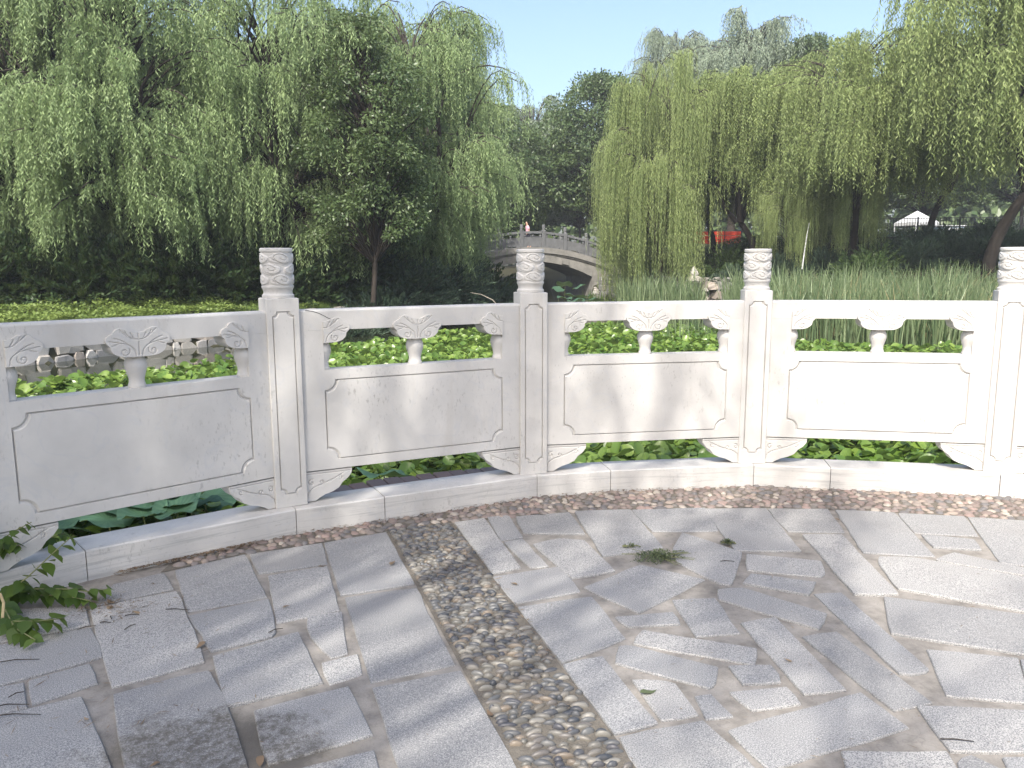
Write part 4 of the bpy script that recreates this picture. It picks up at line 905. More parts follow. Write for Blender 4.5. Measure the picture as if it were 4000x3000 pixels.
LB = [(-14, 11.4), (-12.0, 15.3), (-11.1, 17.3), (-10.0, 19.6), (-8.5, 21.5), (-5.1, 26.5), (-3.0, 28.7), (-2.6, 35), (-6, 35), (-10, 27), (-13, 24), (-17, 18)]
cover('ground_cover', 'sunlit yellow-green weeds covering the left bank behind the wall', 'ground cover', [(-14.2, 11.4), (-12.0, 15.2), (-11.1, 17.2), (-10.0, 19.5), (-8.5, 21.4), (-6.0, 25.0), (-8.2, 25.6), (-12, 21.6), (-16, 16)], 30000, .36, .085, .065, 'cover', 401)
cover('bank_undergrowth', 'dark green undergrowth on the left bank under the trees', 'undergrowth', [(-15.5, 18.6), (-12.2, 20.5), (-9.5, 24.2), (-7, 27), (-4, 30), (-3, 36), (-7, 38), (-18, 30), (-20, 20)], 26000, .5, .13, .07, 'bush_painted_shade', 402)  # shade of the trees is put into this dark leaf colour
cover('bank_undergrowth', 'green undergrowth on the right bank between the junipers', 'undergrowth', [(5.3, 49), (6.0, 45), (7.6, 40), (9.6, 35.6), (11.8, 32.8), (15, 31.3), (20, 29.8), (27, 27.6), (32, 30), (30, 44), (16, 50), (8, 54)], 30000, .4, .16, .08, 'bush', 403)
def grass(name, label, poly, n, h, w, mat, seed, base=None, lean=.12, segs=2, cat='grass'):
    r = np.random.default_rng(seed); P = scatter(n, poly, seed); z = ground_z(P) if base is None else np.full(n, base)
    hh = h * r.uniform(.55, 1.12, n) * (.80 + .20 * np.sin(P[:, 0] * 1.9) * np.sin(P[:, 1] * 1.3)); az = r.uniform(0, 2 * pi, n); L = np.abs(r.normal(0, lean, n)) * hh; wa = r.uniform(0, pi, n); ww = w * r.uniform(.7, 1.3, n)
    rows = []; ts = np.linspace(0, 1, segs + 1)
    for t in ts:
        c = np.c_[P[:, 0] + np.cos(az) * L * t ** 2, P[:, 1] + np.sin(az) * L * t ** 2, z + hh * t]; k = ww * (1 - .85 * t ** 2) / 2
        rows.append(np.stack([c + np.c_[np.cos(wa) * k, np.sin(wa) * k, 0 * k], c - np.c_[np.cos(wa) * k, np.sin(wa) * k, 0 * k]], 1))
    V = np.stack(rows, 1).reshape(n, -1, 3); m = 2 * (segs + 1); off = np.arange(n)[:, None] * m; Q = np.vstack([off + np.array([[2 * j, 2 * j + 1, 2 * j + 3, 2 * j + 2]]) for j in range(segs)])
    o = link(name, mesh_np(name, V.reshape(-1, 3), Q, M[mat], False, np.tile(r.random(n), segs))); return tag(o, label, cat, kind='stuff')
grass('grass', 'strip of green grass at the water edge right of the first whole post', [(-8.3, 21.6), (-5.0, 26.4), (-2.8, 28.5), (-2.6, 31), (-5, 29.5), (-8.4, 25)], 9000, .26, .022, 'grass', 411, None, .3)
grass('reed_bed', 'wide bed of tall green reeds standing in the water at the right', [(7.2, 24.5), (6.9, 20.8), (8.4, 19.0), (11, 17.6), (17, 16.4), (24, 16), (27, 26), (20, 29.4), (13, 31.2), (9.6, 33.6), (8.2, 31)], 26000, 2.2, .038, 'reed', 412, WATER_Z - .1, .22, 3, 'reeds')
grass('dry_reed', 'dry straw-coloured stalks bent among the green reeds at the right', [(7.4, 24), (7.2, 21.2), (8.6, 19.2), (11, 17.9), (17, 16.8), (22, 16.6), (22, 24), (12, 27)], 1500, 2.0, .026, 'dry_reed', 416, WATER_Z - .1, .45, 3, 'reeds')
grass('reed_bed', 'clump of green reeds below the hanging willow right of the bridge', [(4.4, 33), (5.0, 30.5), (7.2, 30), (8.2, 33.5), (7.4, 37), (5.0, 37)], 1900, 1.9, .05, 'reed', 413, WATER_Z - .1, .20, 3, 'reeds')
grass('reed_bed', 'thin scattered reeds standing among the floating leaves, in the middle', [(2.6, 22.2), (3.4, 20.4), (6.6, 20.0), (7.4, 24), (4.6, 25.5)], 420, 1.0, .03, 'reed', 414, WATER_Z - .1, .12, 3, 'reeds')
grass('reed_bed', 'yellowing thin grass at the foot of the pale bank wall', [(4.0, 45), (4.9, 41), (6.3, 38), (7.2, 38.6), (5.6, 43), (4.9, 46.5)], 260, .8, .04, 'grass', 415, WATER_Z - .1, .2, 2, 'reeds')

# ------------------------------------------------------------------ floating water hyacinth
def hy_leaf(seed):
    """one cupped, rounded leaf blade of unit width on a short stalk; lies along +x"""
    r = np.random.default_rng(seed); n = 10; V = [(0, 0, 0)]; cup = r.uniform(.12, .30); asp = r.uniform(.95, 1.2)
    for rr in (.55, 1.0):
        for k in range(n):
            th = 2 * pi * k / n; x = .5 * rr * cos(th) * asp + .5 * asp * .96; y = .5 * rr * sin(th)
            V.append((x, y, cup * rr ** 2 * (.35 + .9 * abs(sin(th))) * .8 + (.10 * rr if abs(th - pi) < .2 else 0) + r.normal(0, .012)))
    V[0] = (.48 * asp, 0, 0); fc = [(0, 1 + k, 1 + (k + 1) % n) for k in range(n)] + [(1 + k, 11 + k, 11 + (k + 1) % n, 1 + (k + 1) % n) for k in range(n)]
    return np.array(V, float), fc
HYV = [hy_leaf(s) for s in range(8)]
mat_h = thing('water_hyacinth', 'thick mat of glossy round water hyacinth leaves filling the pond behind the railing', 'water plants')
MATP = [(-8.3, 12.0), (-7.5, 14.2), (-5.9, 16.2), (-4.3, 18.8), (-2.2, 22.2), (0, 25), (2.5, 26.0), (5.5, 24.6), (6.9, 22.4), (7.0, 19.8), (9.7, 17.8), (15, 16.6), (17, 9), (10, 6.4), (6.0, 6.2), (3.2, 6.6), (1.0, 6.7), (-.6, 6.2), (-1.6, 5.9), (-2.6, 5.3), (-4.2, 5.4), (-6.6, 8.5)]
rh = np.random.default_rng(77)
PP = scatter(52000, MATP, 71); dist = np.hypot(PP[:, 0], PP[:, 1]); ang = np.arctan2(PP[:, 0], PP[:, 1])
keep = (np.abs(ang) < .66) & (rh.random(len(PP)) < np.clip(1.25 - dist / 38, .5, 1.0)); PP = PP[keep]; dist = dist[keep]
wv = .5 + .5 * np.sin(PP[:, 0] * 1.1 + 2 * np.sin(PP[:, 1] * .7)) * np.sin(PP[:, 1] * 1.4)
zz_ = WATER_Z + .08 + rh.random(len(PP)) * (.10 + .16 * wv); size = rh.uniform(.085, .155, len(PP)) * np.where(dist > 13, 1.12, 1.0)
yaw = rh.uniform(0, 2 * pi, len(PP)); tilt = -np.abs(rh.normal(.35, .35, len(PP))); rol = rh.normal(0, .35, len(PP)); kind = rh.integers(0, 8, len(PP))
def rotmat(y_, t_, r_):
    cy, sy, ct, st2, cr_, sr = np.cos(y_), np.sin(y_), np.cos(t_), np.sin(t_), np.cos(r_), np.sin(r_); o = np.zeros_like(cy); i = np.ones_like(cy)
    Rz = np.stack([np.stack([cy, -sy, o], -1), np.stack([sy, cy, o], -1), np.stack([o, o, i], -1)], -2); Ry = np.stack([np.stack([ct, o, st2], -1), np.stack([o, i, o], -1), np.stack([-st2, o, ct], -1)], -2)
    Rx = np.stack([np.stack([i, o, o], -1), np.stack([o, cr_, -sr], -1), np.stack([o, sr, cr_], -1)], -2); return Rz @ Ry @ Rx
near = np.argsort(-(size / dist) * ((np.abs(PP[:, 0]) < 6.5) & (dist < 10.6)))[:300]; isnear = np.zeros(len(PP), bool); isnear[near] = True
hm = []
for V, fc in HYV:
    me = bpy.data.meshes.new('leaf'); me.from_pydata(V.tolist(), [], fc); me.update(); me.materials.append(M['hyacinth']); me.polygons.foreach_set('use_smooth', np.ones(len(me.polygons), bool))
    me.attributes.new('tint', 'FLOAT', 'FACE').data.foreach_set('value', np.full(len(fc), rh.random(), np.float32)); hm.append(me)
for i in near:
    o = link('leaf', hm[kind[i]], mat_h); o.location = (PP[i, 0], PP[i, 1], zz_[i]); o.scale = (size[i],) * 3; o.rotation_euler = (rol[i], tilt[i], yaw[i])
TV, TQ, TT = [], [], []; base = 0; far_i = np.where(~isnear)[0]; RM = rotmat(yaw, tilt, rol)
for k in range(8):
    ix = far_i[kind[far_i] == k]; V, fc = HYV[k]; W = np.einsum('nij,vj->nvi', RM[ix], V) * size[ix][:, None, None] + np.c_[PP[ix], zz_[ix]][:, None, :]
    fcq = np.array([f if len(f) == 4 else (f[0], f[1], f[2], f[2]) for f in fc]); TV.append(W.reshape(-1, 3))
    # drop the degenerate fourth corner: the centre fan becomes five quads
    fan = [(0, 1 + 2 * j, 1 + (2 * j + 1) % 10, 1 + (2 * j + 2) % 10) for j in range(5)]; quads = np.array([(0, 11 + 2 * j, 11 + (2 * j + 1) % 10, 11 + (2 * j + 2) % 10) for j in range(5)])
    TQ.append((quads[None] + (np.arange(len(ix)) * len(V))[:, None, None] + base).reshape(-1, 4)); base += W.shape[0] * W.shape[1]; TT.append(np.repeat(np.clip(rh.random(len(ix)) ** 1.2 * .72 + .22 * wv[ix] + .3 * (rh.random(len(ix)) < .03), 0, 1), len(quads)))
tag(link('leaves', mesh_np('leaves', np.vstack(TV), np.vstack(TQ), M['hyacinth'], True, np.concatenate(TT)), mat_h), kind='stuff')
# stalks under the near leaves
mb = MB()
for i in near[:300]:
    x, y, z = PP[i, 0], PP[i, 1], zz_[i]; mb.tube([(x + rh.normal(0, .03), y + rh.normal(0, .03), WATER_Z - .02), (x, y, z)], (.008, .005), 4, False)
tag(mb.build('stalks', M['lotus_stem'], mat_h), kind='stuff')

# ------------------------------------------------------------------ lotus leaves
def lotus_mesh(seed):
    r = np.random.default_rng(seed); n = 40; V = [(0, 0, 0)]; p1, p2 = r.uniform(0, 6.28, 2); cup = r.uniform(.10, .35)
    for j, rr in enumerate((.2, .45, .7, .88, 1.0)):
        for k in range(n):
            th = 2 * pi * k / n; w = .10 * rr ** 2 * (sin(3 * th + p1) + .6 * sin(5 * th + p2)) + .006 * (k % 2) * rr; V.append((rr * cos(th) * .5, rr * sin(th) * .5, cup * rr ** 1.6 * .5 + w * .55 - (.08 if j == 4 else 0) * r.uniform(0, .5)))
    fc = [(0, 1 + k, 1 + (k + 1) % n) for k in range(n)] + [(1 + j * n + k, 1 + j * n + n + k, 1 + j * n + n + (k + 1) % n, 1 + j * n + (k + 1) % n) for j in range(4) for k in range(n)]
    me = bpy.data.meshes.new('blade'); me.from_pydata(V, [], fc); me.update(); me.materials.append(M['lotus']); me.polygons.foreach_set('use_smooth', np.ones(len(fc), bool))
    me.attributes.new('tint', 'FLOAT', 'FACE').data.foreach_set('value', np.array([.2 + .6 * (i % 2) * .6 for i in range(len(fc))], np.float32)); return me
LM = [lotus_mesh(s) for s in range(5)]
def lotus(label, x, y, z, d, k, tilt=(0, 0), group='lotus leaves behind the left railing'):
    t = thing('lotus_leaf', label, 'lotus', (x, y, WATER_Z - .05), 0, group); b = link('blade', LM[k % 5], t); b.location = (0, 0, z - WATER_Z + .05); b.scale = (d, d, d); b.rotation_euler = (tilt[0], tilt[1], k * 1.9)
    MB().tube([(.05, .03, -.2), (.02, .04, .5 * (z - WATER_Z)), (0, 0, z - WATER_Z + .05)], (.009, .008, .006), 6, False).build('stalk', M['lotus_stem'], t); return t
p = on(1500, 1858, -.28); lotus('large blue-green lotus leaf in the gap under the second panel', p[0], p[1], -.28, .50, 0, (-.25, .1))
spots_l = [(330, 2005, .62), (480, 1985, .5), (600, 1975, .42), (740, 1960, .46), (830, 1935, .42), (420, 2030, .36), (560, 2015, .34), (690, 1995, .32), (260, 2035, .4), (800, 1965, .3), (520, 1955, .38), (660, 1945, .4), (1700, 1845, .2), (1300, 1885, .30)]
names_l = ['widest lotus leaf seen under the shaded left panel', 'lotus leaf right of the widest one under the left panel', 'lotus leaf at the middle of the gap under the left panel', 'lotus leaf right of the middle of the left gap', 'lotus leaf by the right bracket of the left panel', 'small low lotus leaf in front of the widest one', 'small lotus leaf just above the plinth, middle of the left gap', 'small lotus leaf between two pale stalks', 'lotus leaf partly behind the left bracket', 'small lotus leaf close to the right bracket', 'lotus leaf half hidden under the left panel edge', 'lotus leaf touching the lower edge of the left panel', 'small dark leaf beside the large blue-green lotus leaf, right', 'lotus leaf half behind the bracket left of the large one']
for i, ((px, py, d), lb) in enumerate(zip(spots_l, names_l)):
    z = -.34 + .03 * (i % 4); p = on(px, py, z); lotus(lb, p[0], p[1], z, d, i + 1, (rh.normal(-.15, .2), rh.normal(0, .2)))
far_l = [(2205, 1112, .9), (2262, 1122, .75), (2180, 1135, .7), (2235, 1160, .9), (2275, 1166, .9), (2300, 1172, .8), (2205, 1165, .8), (2330, 1178, .8), (2250, 1180, .9)]
nl_ = ['upright lotus leaf right beside the bridge post', 'upright lotus leaf on a long stalk under the arch', 'lotus leaf half hidden by the bridge post', 'flat lotus leaf at the water below the arch', 'lotus leaf at the foot of the dark arch wall', 'rightmost lotus leaf below the arch wall', 'flat lotus leaf low beside the bridge post', 'lotus leaf on the water by the stone stack', 'nearest flat lotus leaf below the arch']
for i, ((px, py, d), lb) in enumerate(zip(far_l, nl_)):
    q = at(px, py, 43 - .3 * i); lotus(lb, q[0], q[1], max(q[2], -.66), d, i, (-.35 if i < 3 else -.1, .1), 'lotus leaves by the bridge')
mb = None

# ------------------------------------------------------------------ arched stone bridge
BRZ = radians(18); bp = at(2081, 1025, 49.0)
bridge = thing('stone_bridge', 'small grey stone arch bridge with carved balustrade over the pond', 'bridge', (bp[0], bp[1], 0), BRZ)
BW = 4.4; ZTOP = at(2081, 966, 49.0)[2]; ZIN = at(2081, 1020, 49)[2]
def dk(x): return ZTOP - .040 * x * x                          # deck edge
def intr(x): return ZIN - .062 * x * x if abs(x) < 4.0 else -9
mb = MB(); V = []; k4 = 3.95
xa = np.linspace(-k4, k4, 33)
for y, sgn in ((0, 1), (BW, -1)):
    for x0, x1 in zip(xa[:-1], xa[1:]):
        V = [(x0, y, intr(x0)), (x1, y, intr(x1)), (x1, y, dk(x1) - .32), (x0, y, dk(x0) - .32)]; mb.add(V, [(0, 1, 2, 3) if sgn > 0 else (3, 2, 1, 0)])
for x0, x1 in zip(xa[:-1], xa[1:]): mb.add([(x0, 0, intr(x0)), (x1, 0, intr(x1)), (x1, BW, intr(x1)), (x0, BW, intr(x0))], [(3, 2, 1, 0)])
mb.build('arch', M['bridge'], bridge)
for a, b, sgn in ((-6.4, -k4, 1), (k4, 6.2, -1)):
    mb = MB(); xx = np.linspace(a, b, 7)
    for x0, x1 in zip(xx[:-1], xx[1:]):
        for y, fl in ((0, 0), (BW, 1)):
            q = (0, 1, 2, 3); mb.add([(x0, y, -1.2), (x1, y, -1.2), (x1, y, dk(x1) - .32), (x0, y, dk(x0) - .32)], [q if not fl else q[::-1]])
    xe = b if sgn > 0 else a; mb.add([(xe, 0, -1.2), (xe, BW, -1.2), (xe, BW, intr(k4 - 1e-3)), (xe, 0, intr(k4 - 1e-3))], [(0, 1, 2, 3) if sgn > 0 else (3, 2, 1, 0)])
    mb.build('abutment', M['bridge'], bridge)
def band_strip(name, x0, x1, ztop, th, y0, y1, mat, par, n=40):
    xx = np.linspace(x0, x1, n); V = []
    for x in xx: V += [(x, y0, ztop(x) - th), (x, y1, ztop(x) - th), (x, y1, ztop(x)), (x, y0, ztop(x))]
    fc = [(4 * i + j, 4 * i + 4 + j, 4 * i + 4 + (j + 1) % 4, 4 * i + (j + 1) % 4) for i in range(n - 1) for j in range(4)] + [(3, 2, 1, 0), tuple(4 * (n - 1) + j for j in range(4))]
    return MB().add(V, [f[::-1] for f in fc]).build(name, mat, par)
band_strip('deck', -6.4, 6.2, lambda x: dk(x) + .002, .33, -.14, BW + .14, M['bridge'], bridge)
band_strip('cornice', -6.4, 6.2, lambda x: dk(x) - .335, .09, -.07, -.001, M['bridge'], bridge)
band_strip('arch_ring', -k4, k4, lambda x: intr(x) + .42, .44, -.05, -.001, M['bridge'], bridge)
band_strip('keystone', -.22 + 2.1, .22 + 2.1, lambda x: intr(x) + .40, .34, -.16, -.052, M['bridge'], bridge, 4)
bpx = [-4.97, -3.55, -2.13, -.71, .71, 2.13, 3.55, 4.97]
for side, yy in (('near', .02), ('far', BW - .02)):
    for x in bpx: MB().box(x - .11, x + .11, yy - .11, yy + .11, dk(x) - .01, dk(x) + 1.06, .015).lathe([(.095, dk(x) + 1.06), (.075, dk(x) + 1.10), (.10, dk(x) + 1.14), (.10, dk(x) + 1.36), (.08, dk(x) + 1.39)], 10, (x, yy)).build('post', M['bridge_rail'], bridge)
    for x0, x1 in zip(bpx[:-1], bpx[1:]):
        a, b = x0 + .115, x1 - .115; mb = MB()
        for z0, z1, d in ((.10, .62, .05), (.84, .98, .065)):
            V = [(x, yy + s * d, dk(x) + z) for x in (a, b) for s in (-1, 1) for z in (z0, z1)]; mb.add(V, [(0, 2, 3, 1), (4, 5, 7, 6), (0, 1, 5, 4), (2, 6, 7, 3), (0, 4, 6, 2), (1, 3, 7, 5)])
        for t in (.08, .5, .92):
            x = a + (b - a) * t; mb.lathe([(.05, dk(x) + .62), (.07, dk(x) + .70), (.05, dk(x) + .76), (.13 if t == .5 else .09, dk(x) + .84)], 8, (x, yy))
        for t in (.10, .90):
            x = a + (b - a) * t; mb.box(x - .12, x + .12, yy - .05, yy + .05, dk(x) + .0, dk(x) + .098)
        mb.build('parapet_panel', M['bridge_rail'], bridge)
# --- walker in pink on the bridge
import bmesh
def skin_body(name, joints, edges, mat, parent, lv=2):
    bm = bmesh.new(); ly = bm.verts.layers.skin.verify(); vs = []
    for i, j in enumerate(joints):
        v = bm.verts.new(j[:3]); v[ly].radius = (j[3], j[4] if len(j) > 4 else j[3]); v[ly].use_root = (i == 0); vs.append(v)
    for a, b in edges: bm.edges.new((vs[a], vs[b]))
    me = bpy.data.meshes.new(name); bm.to_mesh(me); bm.free(); me.materials.append(mat); o = link(name, me, parent)
    md = o.modifiers.new('skin', 'SKIN'); md.use_smooth_shade = True
    s = o.modifiers.new('subdivision', 'SUBSURF'); s.levels = lv; s.render_levels = lv; return o
px_b = at(2060, 1025, 49 + 2.6); lx = (px_b[0] - bp[0]) * cos(BRZ) + (px_b[1] - bp[1]) * sin(BRZ); ly_ = 2.4
wx = bp[0] + lx * cos(BRZ) - ly_ * sin(BRZ); wy = bp[1] + lx * sin(BRZ) + ly_ * cos(BRZ)
man = thing('person', 'person in a pink top and dark trousers walking left across the bridge', 'person', (wx, wy, dk(lx) + .004), BRZ + pi)      # faces local +x
body = skin_body('body', [(0, 0, .90, .10), (.02, 0, 1.10, .105), (.05, 0, 1.32, .115), (.06, 0, 1.44, .055), (.09, 0, 1.53, .065), (.105, 0, 1.60, .085), (.095, 0, 1.665, .065),
                          (.05, .17, 1.36, .05), (.00, .22, 1.10, .04), (.14, .22, .92, .03), (.19, .21, .86, .026), (.05, -.17, 1.36, .05), (.03, -.22, 1.10, .04), (.20, -.20, .97, .03), (.26, -.19, .92, .026),
                          (0, .09, .86, .085), (.12, .09, .48, .058), (.02, .09, .10, .038), (.12, .09, .045, .032), (0, -.09, .86, .085), (-.02, -.09, .48, .058), (-.22, -.09, .14, .038), (-.13, -.09, .05, .032),
                          (.165, 0, 1.585, .018)],
                 [(0, 1), (1, 2), (2, 3), (3, 4), (4, 5), (5, 6), (2, 7), (7, 8), (8, 9), (9, 10), (2, 11), (11, 12), (12, 13), (13, 14), (0, 15), (15, 16), (16, 17), (17, 18), (0, 19), (19, 20), (20, 21), (21, 22), (5, 23)], M['skin'], man)
skin_body('pink_top', [(0, 0, .88, .125), (.02, 0, 1.10, .122), (.05, 0, 1.33, .130), (.055, 0, 1.41, .075), (.05, .17, 1.36, .068), (.01, .215, 1.16, .062), (.05, -.17, 1.36, .068), (.03, -.215, 1.16, .062)], [(0, 1), (1, 2), (2, 3), (2, 4), (4, 5), (2, 6), (6, 7)], M['pink'], man)
skin_body('trousers', [(0, 0, .90, .118), (0, .09, .84, .098), (.12, .09, .48, .075), (.03, .09, .14, .062), (0, -.09, .84, .098), (-.02, -.09, .48, .075), (-.20, -.09, .18, .062)], [(0, 1), (1, 2), (2, 3), (0, 4), (4, 5), (5, 6)], M['dark_cloth'], man)
skin_body('hair', [(.07, 0, 1.66, .082), (.035, 0, 1.615, .075), (.03, 0, 1.56, .055)], [(0, 1), (1, 2)], M['hair'], man)
for s in (-1, 1): MB().lathe([(.004, -.006), (.009, 0), (.004, .006)], 8).build('eye', M['hair'], man).location = (.178, s * .032, 1.612)

# ------------------------------------------------------------------ right bank: barrier, fences, canopy, booths, board, poles
def ground_p(px, Y): 
    p = at(px, 1025, Y); return p[0], p[1], gz1(p[0], p[1])
a = at(2640, 950, 52); b = at(2895, 945, 52); zb = 2.55
bar = thing('red_barrier', 'orange-red plank barrier under the willows right of the bridge', 'barrier', (a[0], a[1], 0), math.atan2(b[1] - a[1], b[0] - a[0])); Lb = np.linalg.norm((b - a)[:2])
for k in range(4):
    x0, x1 = Lb * k / 4, Lb * (k + 1) / 4 - .04
    for j in range(3): MB().box(x0, x1, 0, .03, zb + .10 + .27 * j, zb + .34 + .27 * j, .006).build('plank', M['red_paint'], bar)
    MB().box(x1, x1 + .04, -.01, .05, zb - .3, zb + .95).build('post', M['iron'], bar)
def fence(name, label, p0, p1, z0, h, mat, gap=.16, rails=(.06, .62, .98), post_every=2.4):
    p0 = np.array(p0); p1 = np.array(p1); L = np.linalg.norm(p1 - p0); t = thing(name, label, 'fence', (p0[0], p0[1], z0), math.atan2(p1[1] - p0[1], p1[0] - p0[0]))
    for r_ in rails: MB().box(0, L, -.02, .02, h * r_ - .02, h * r_ + .02).build('rail', mat, t)
    pm = MB().box(-.012, .012, -.012, .012, .04, h * rails[-1]).mesh('picket', mat); qm = MB().box(-.04, .04, -.04, .04, -.3, h + .04).mesh('post', mat)
    for x in np.arange(gap, L, gap): link('picket', pm, t).location = (x, 0, 0)
    for x in np.arange(0, L + .1, post_every): link('post', qm, t).location = (x, .05, 0)
    return t
fa = at(3420, 950, 50); fb = at(4250, 950, 48); fence('metal_fence', 'black metal picket fence behind the willow trunks at the right', fa[:2], fb[:2], 2.68, 1.45, M['iron'])
fa = at(3110, 950, 50); fb = at(3285, 950, 50); fence('wire_fence', 'green wire mesh fence behind the leaning pale pole', fa[:2], fb[:2], 2.68, 1.1, M['green_iron'], .2)
q = at(3580, 870, 58); can = thing('canopy_tent', 'white pyramid canopy roof showing between the right willows', 'canopy', (q[0], q[1], 2.5), .3)
zc = q[2] - 2.5
for k in range(4):
    a0, a1 = pi / 2 * k + pi / 4, pi / 2 * (k + 1) + pi / 4; R_ = 1.45; MB().add([(R_ * cos(a0), R_ * sin(a0), zc), (R_ * cos(a1), R_ * sin(a1), zc), (0, 0, zc + .85), (R_ * cos(a0), R_ * sin(a0), zc - .22), (R_ * cos(a1), R_ * sin(a1), zc - .22)], [(0, 1, 2), (3, 4, 1, 0)]).build('roof_panel', M['white_paint'], can)
    MB().tube([(R_ * .97 * cos(a0), R_ * .97 * sin(a0), -.2), (R_ * .97 * cos(a0), R_ * .97 * sin(a0), zc)], .04, 8).build('pole', M['white_paint'], can)
def booth(name, label, px0, px1, ytop, Y, mat2):
    q0 = at(px0, ytop, Y); q1 = at(px1, ytop, Y); w = q1[0] - q0[0]; h = q0[2] - 2.5; t = thing(name, label, 'booth', ((q0[0] + q1[0]) / 2, Y, 2.5))
    MB().box(-w / 2, w / 2, 0, w * .8, -.1, h * .94, .02).build('body', mat2, t)
    for k in range(2):
        x0 = -w / 2 + w * (.06 + .47 * k); MB().box(x0, x0 + w * .41, -.03, -.002, h * .22, h * .86, .008).build('window', M['booth_blue'] if mat2 is M['white_paint'] else M['white_paint'], t)
    MB().box(-w * .56, w * .56, -.08, w * .86, h * .942, h, .015).build('roof', M['white_paint'], t); return t
booth('booth', 'pale blue and white booth behind the black fence', 3683, 3768, 880, 53, M['booth_blue'])
booth('booth', 'small white and blue box beside the light green bush', 3325, 3388, 898, 53, M['white_paint'])
q0 = at(3846, 897, 52); q1 = at(3910, 950, 52); w = q1[0] - q0[0]; hz_ = q0[2] - q1[2]
brd = thing('notice_board', 'red framed notice board with a white sheet behind the black fence', 'notice board', ((q0[0] + q1[0]) / 2, 52, 2.5)); zl = q1[2] - 2.5
MB().box(-w / 2, w / 2, 0, .05, zl, zl + hz_ * .98, .01).build('frame', M['red_paint'], brd); MB().box(-w * .42, w * .42, -.02, -.002, zl + .05, zl + hz_ * .58, .004).build('sheet', M['white_paint'], brd)
for s in (-1, 1): MB().box(s * w * .45 - .03, s * w * .45 + .03, .052, .11, -.3, zl + hz_ * .9).build('leg', M['red_paint'], brd)
q0 = at(3135, 1015, 34.5); q1 = at(3161, 870, 34.8); o = MB().tube([q0 - np.array([0, 0, .4]), .5 * (q0 + q1), q1], (.028, .026, .022), 8).build('leaning_pole', M['white_paint']); tag(o, 'thin pale pole leaning out of the bushes under the willow', 'pole')
q0 = at(3195, 872, 46); lp = thing('lamp_post', 'slim pale lamp post half hidden by willow strands', 'lamp post', (q0[0], 46, gz1(q0[0], 46))); z1 = at(3195, 770, 46)[2] - lp.location.z
MB().tube([(0, 0, -.2), (0, 0, z1)], (.06, .05), 10).build('pole', M['white_paint'], lp); MB().lathe([(.05, z1), (.14, z1 + .05), (.16, z1 + .25), (.06, z1 + .36)], 12).build('lamp', M['white_paint'], lp)
o = MB().tube([at(1838, 1143, 27.5), at(1880, 1150, 27.3), at(1925, 1172, 27.2), at(1945, 1196, 27.2)], (.008, .012, .016, .02), 5).build('bare_twig', plain('dead_wood', (.30, .27, .22), .9)); tag(o, 'bare pale twig sticking out of the juniper left of the bridge post', 'twig')

# ------------------------------------------------------------------ vine at the lower left, weeds, litter
rv = np.random.default_rng(55)
def vleaf():
    o_ = [(0, 0), (.10, .26), (.30, .40), (.55, .33), (.80, .14), (1.0, 0)]; V = []
    for x, w in o_: V.append((x, -w, .16 * w - .12 * x * x)); 
    for x, w in o_: V.append((x, 0, -.12 * x * x))
    for x, w in o_: V.append((x, w, .16 * w - .12 * x * x))
    fc = []
    for j in (0, 6):
        for i in range(5): fc.append((j + i, j + i + 1, j + i + 7, j + i + 6))
    return V, fc
VM = []
for k in range(5):
    V, fc = vleaf(); me = bpy.data.meshes.new('leaf'); me.from_pydata(V, [], fc); me.update(); me.materials.append(M['vine']); me.polygons.foreach_set('use_smooth', np.ones(len(fc), bool))
    me.attributes.new('tint', 'FLOAT', 'FACE').data.foreach_set('value', np.full(len(fc), .05 + .235 * k, np.float32)); VM.append(me)
vine = thing('vine_plant', 'green leafy vine sprawling over the plinth at the lower left corner', 'vine', (-2.32, 3.02, 0))
def vine_stem(P, n, size, light, name='stem', both=True):
    P = np.array(P) - np.array([-2.32, 3.02, 0]); d = np.r_[0, np.cumsum(np.linalg.norm(np.diff(P, axis=0), axis=1))]; tt = np.linspace(0, d[-1], 14)
    Q = np.c_[[np.interp(tt, d, P[:, k]) for k in range(3)]].T; MB().tube(Q, np.linspace(.0045, .002, 14), 5, False).build('stem', M['twig'], vine)
    n = int(n * 1.4)
    for i in range(n):
        s = d[-1] * (i + .6) / n; p = np.array([np.interp(s, d, P[:, k]) for k in range(3)]); e = np.array([np.interp(min(s + .02, d[-1]), d, P[:, k]) - np.interp(max(s - .02, 0), d, P[:, k]) for k in range(3)]); az0 = math.atan2(e[1], e[0])
        for sd_ in ((-1, 1) if both else (1 if i % 2 else -1,)):
            z = 1.2 * size * rv.uniform(.7, 1.15) * (1 - .25 * i / n); o = link('leaf', VM[int(np.clip(light + 2.2 * i / n + rv.normal(0, .6), 0, 4))], vine); o.location = p + rv.normal(0, .006, 3); o.scale = (z, z * rv.uniform(.8, 1.1), z)
            o.rotation_euler = (rv.normal(0, .3) + sd_ * .35, rv.uniform(.15, .75), az0 + sd_ * rv.uniform(.7, 1.3))
Z5 = lambda x, y, zz: on(x * .3616, 2000 + y * .3616, zz)
vine_stem([Z5(-60, 960, .02), Z5(110, 820, .10), Z5(260, 740, .16), Z5(420, 590, .20), Z5(560, 455, .25), Z5(700, 330, .29), Z5(800, 250, .32)], 9, .072, 1.0)
vine_stem([Z5(-80, 900, .03), Z5(160, 850, .08), Z5(420, 830, .09), Z5(700, 830, .08), Z5(960, 860, .06), Z5(1180, 830, .05)], 15, .068, .6)
vine_stem([Z5(-80, 940, .03), Z5(140, 900, .06), Z5(400, 900, .06), Z5(680, 900, .05), Z5(980, 960, .035)], 12, .062, .0)
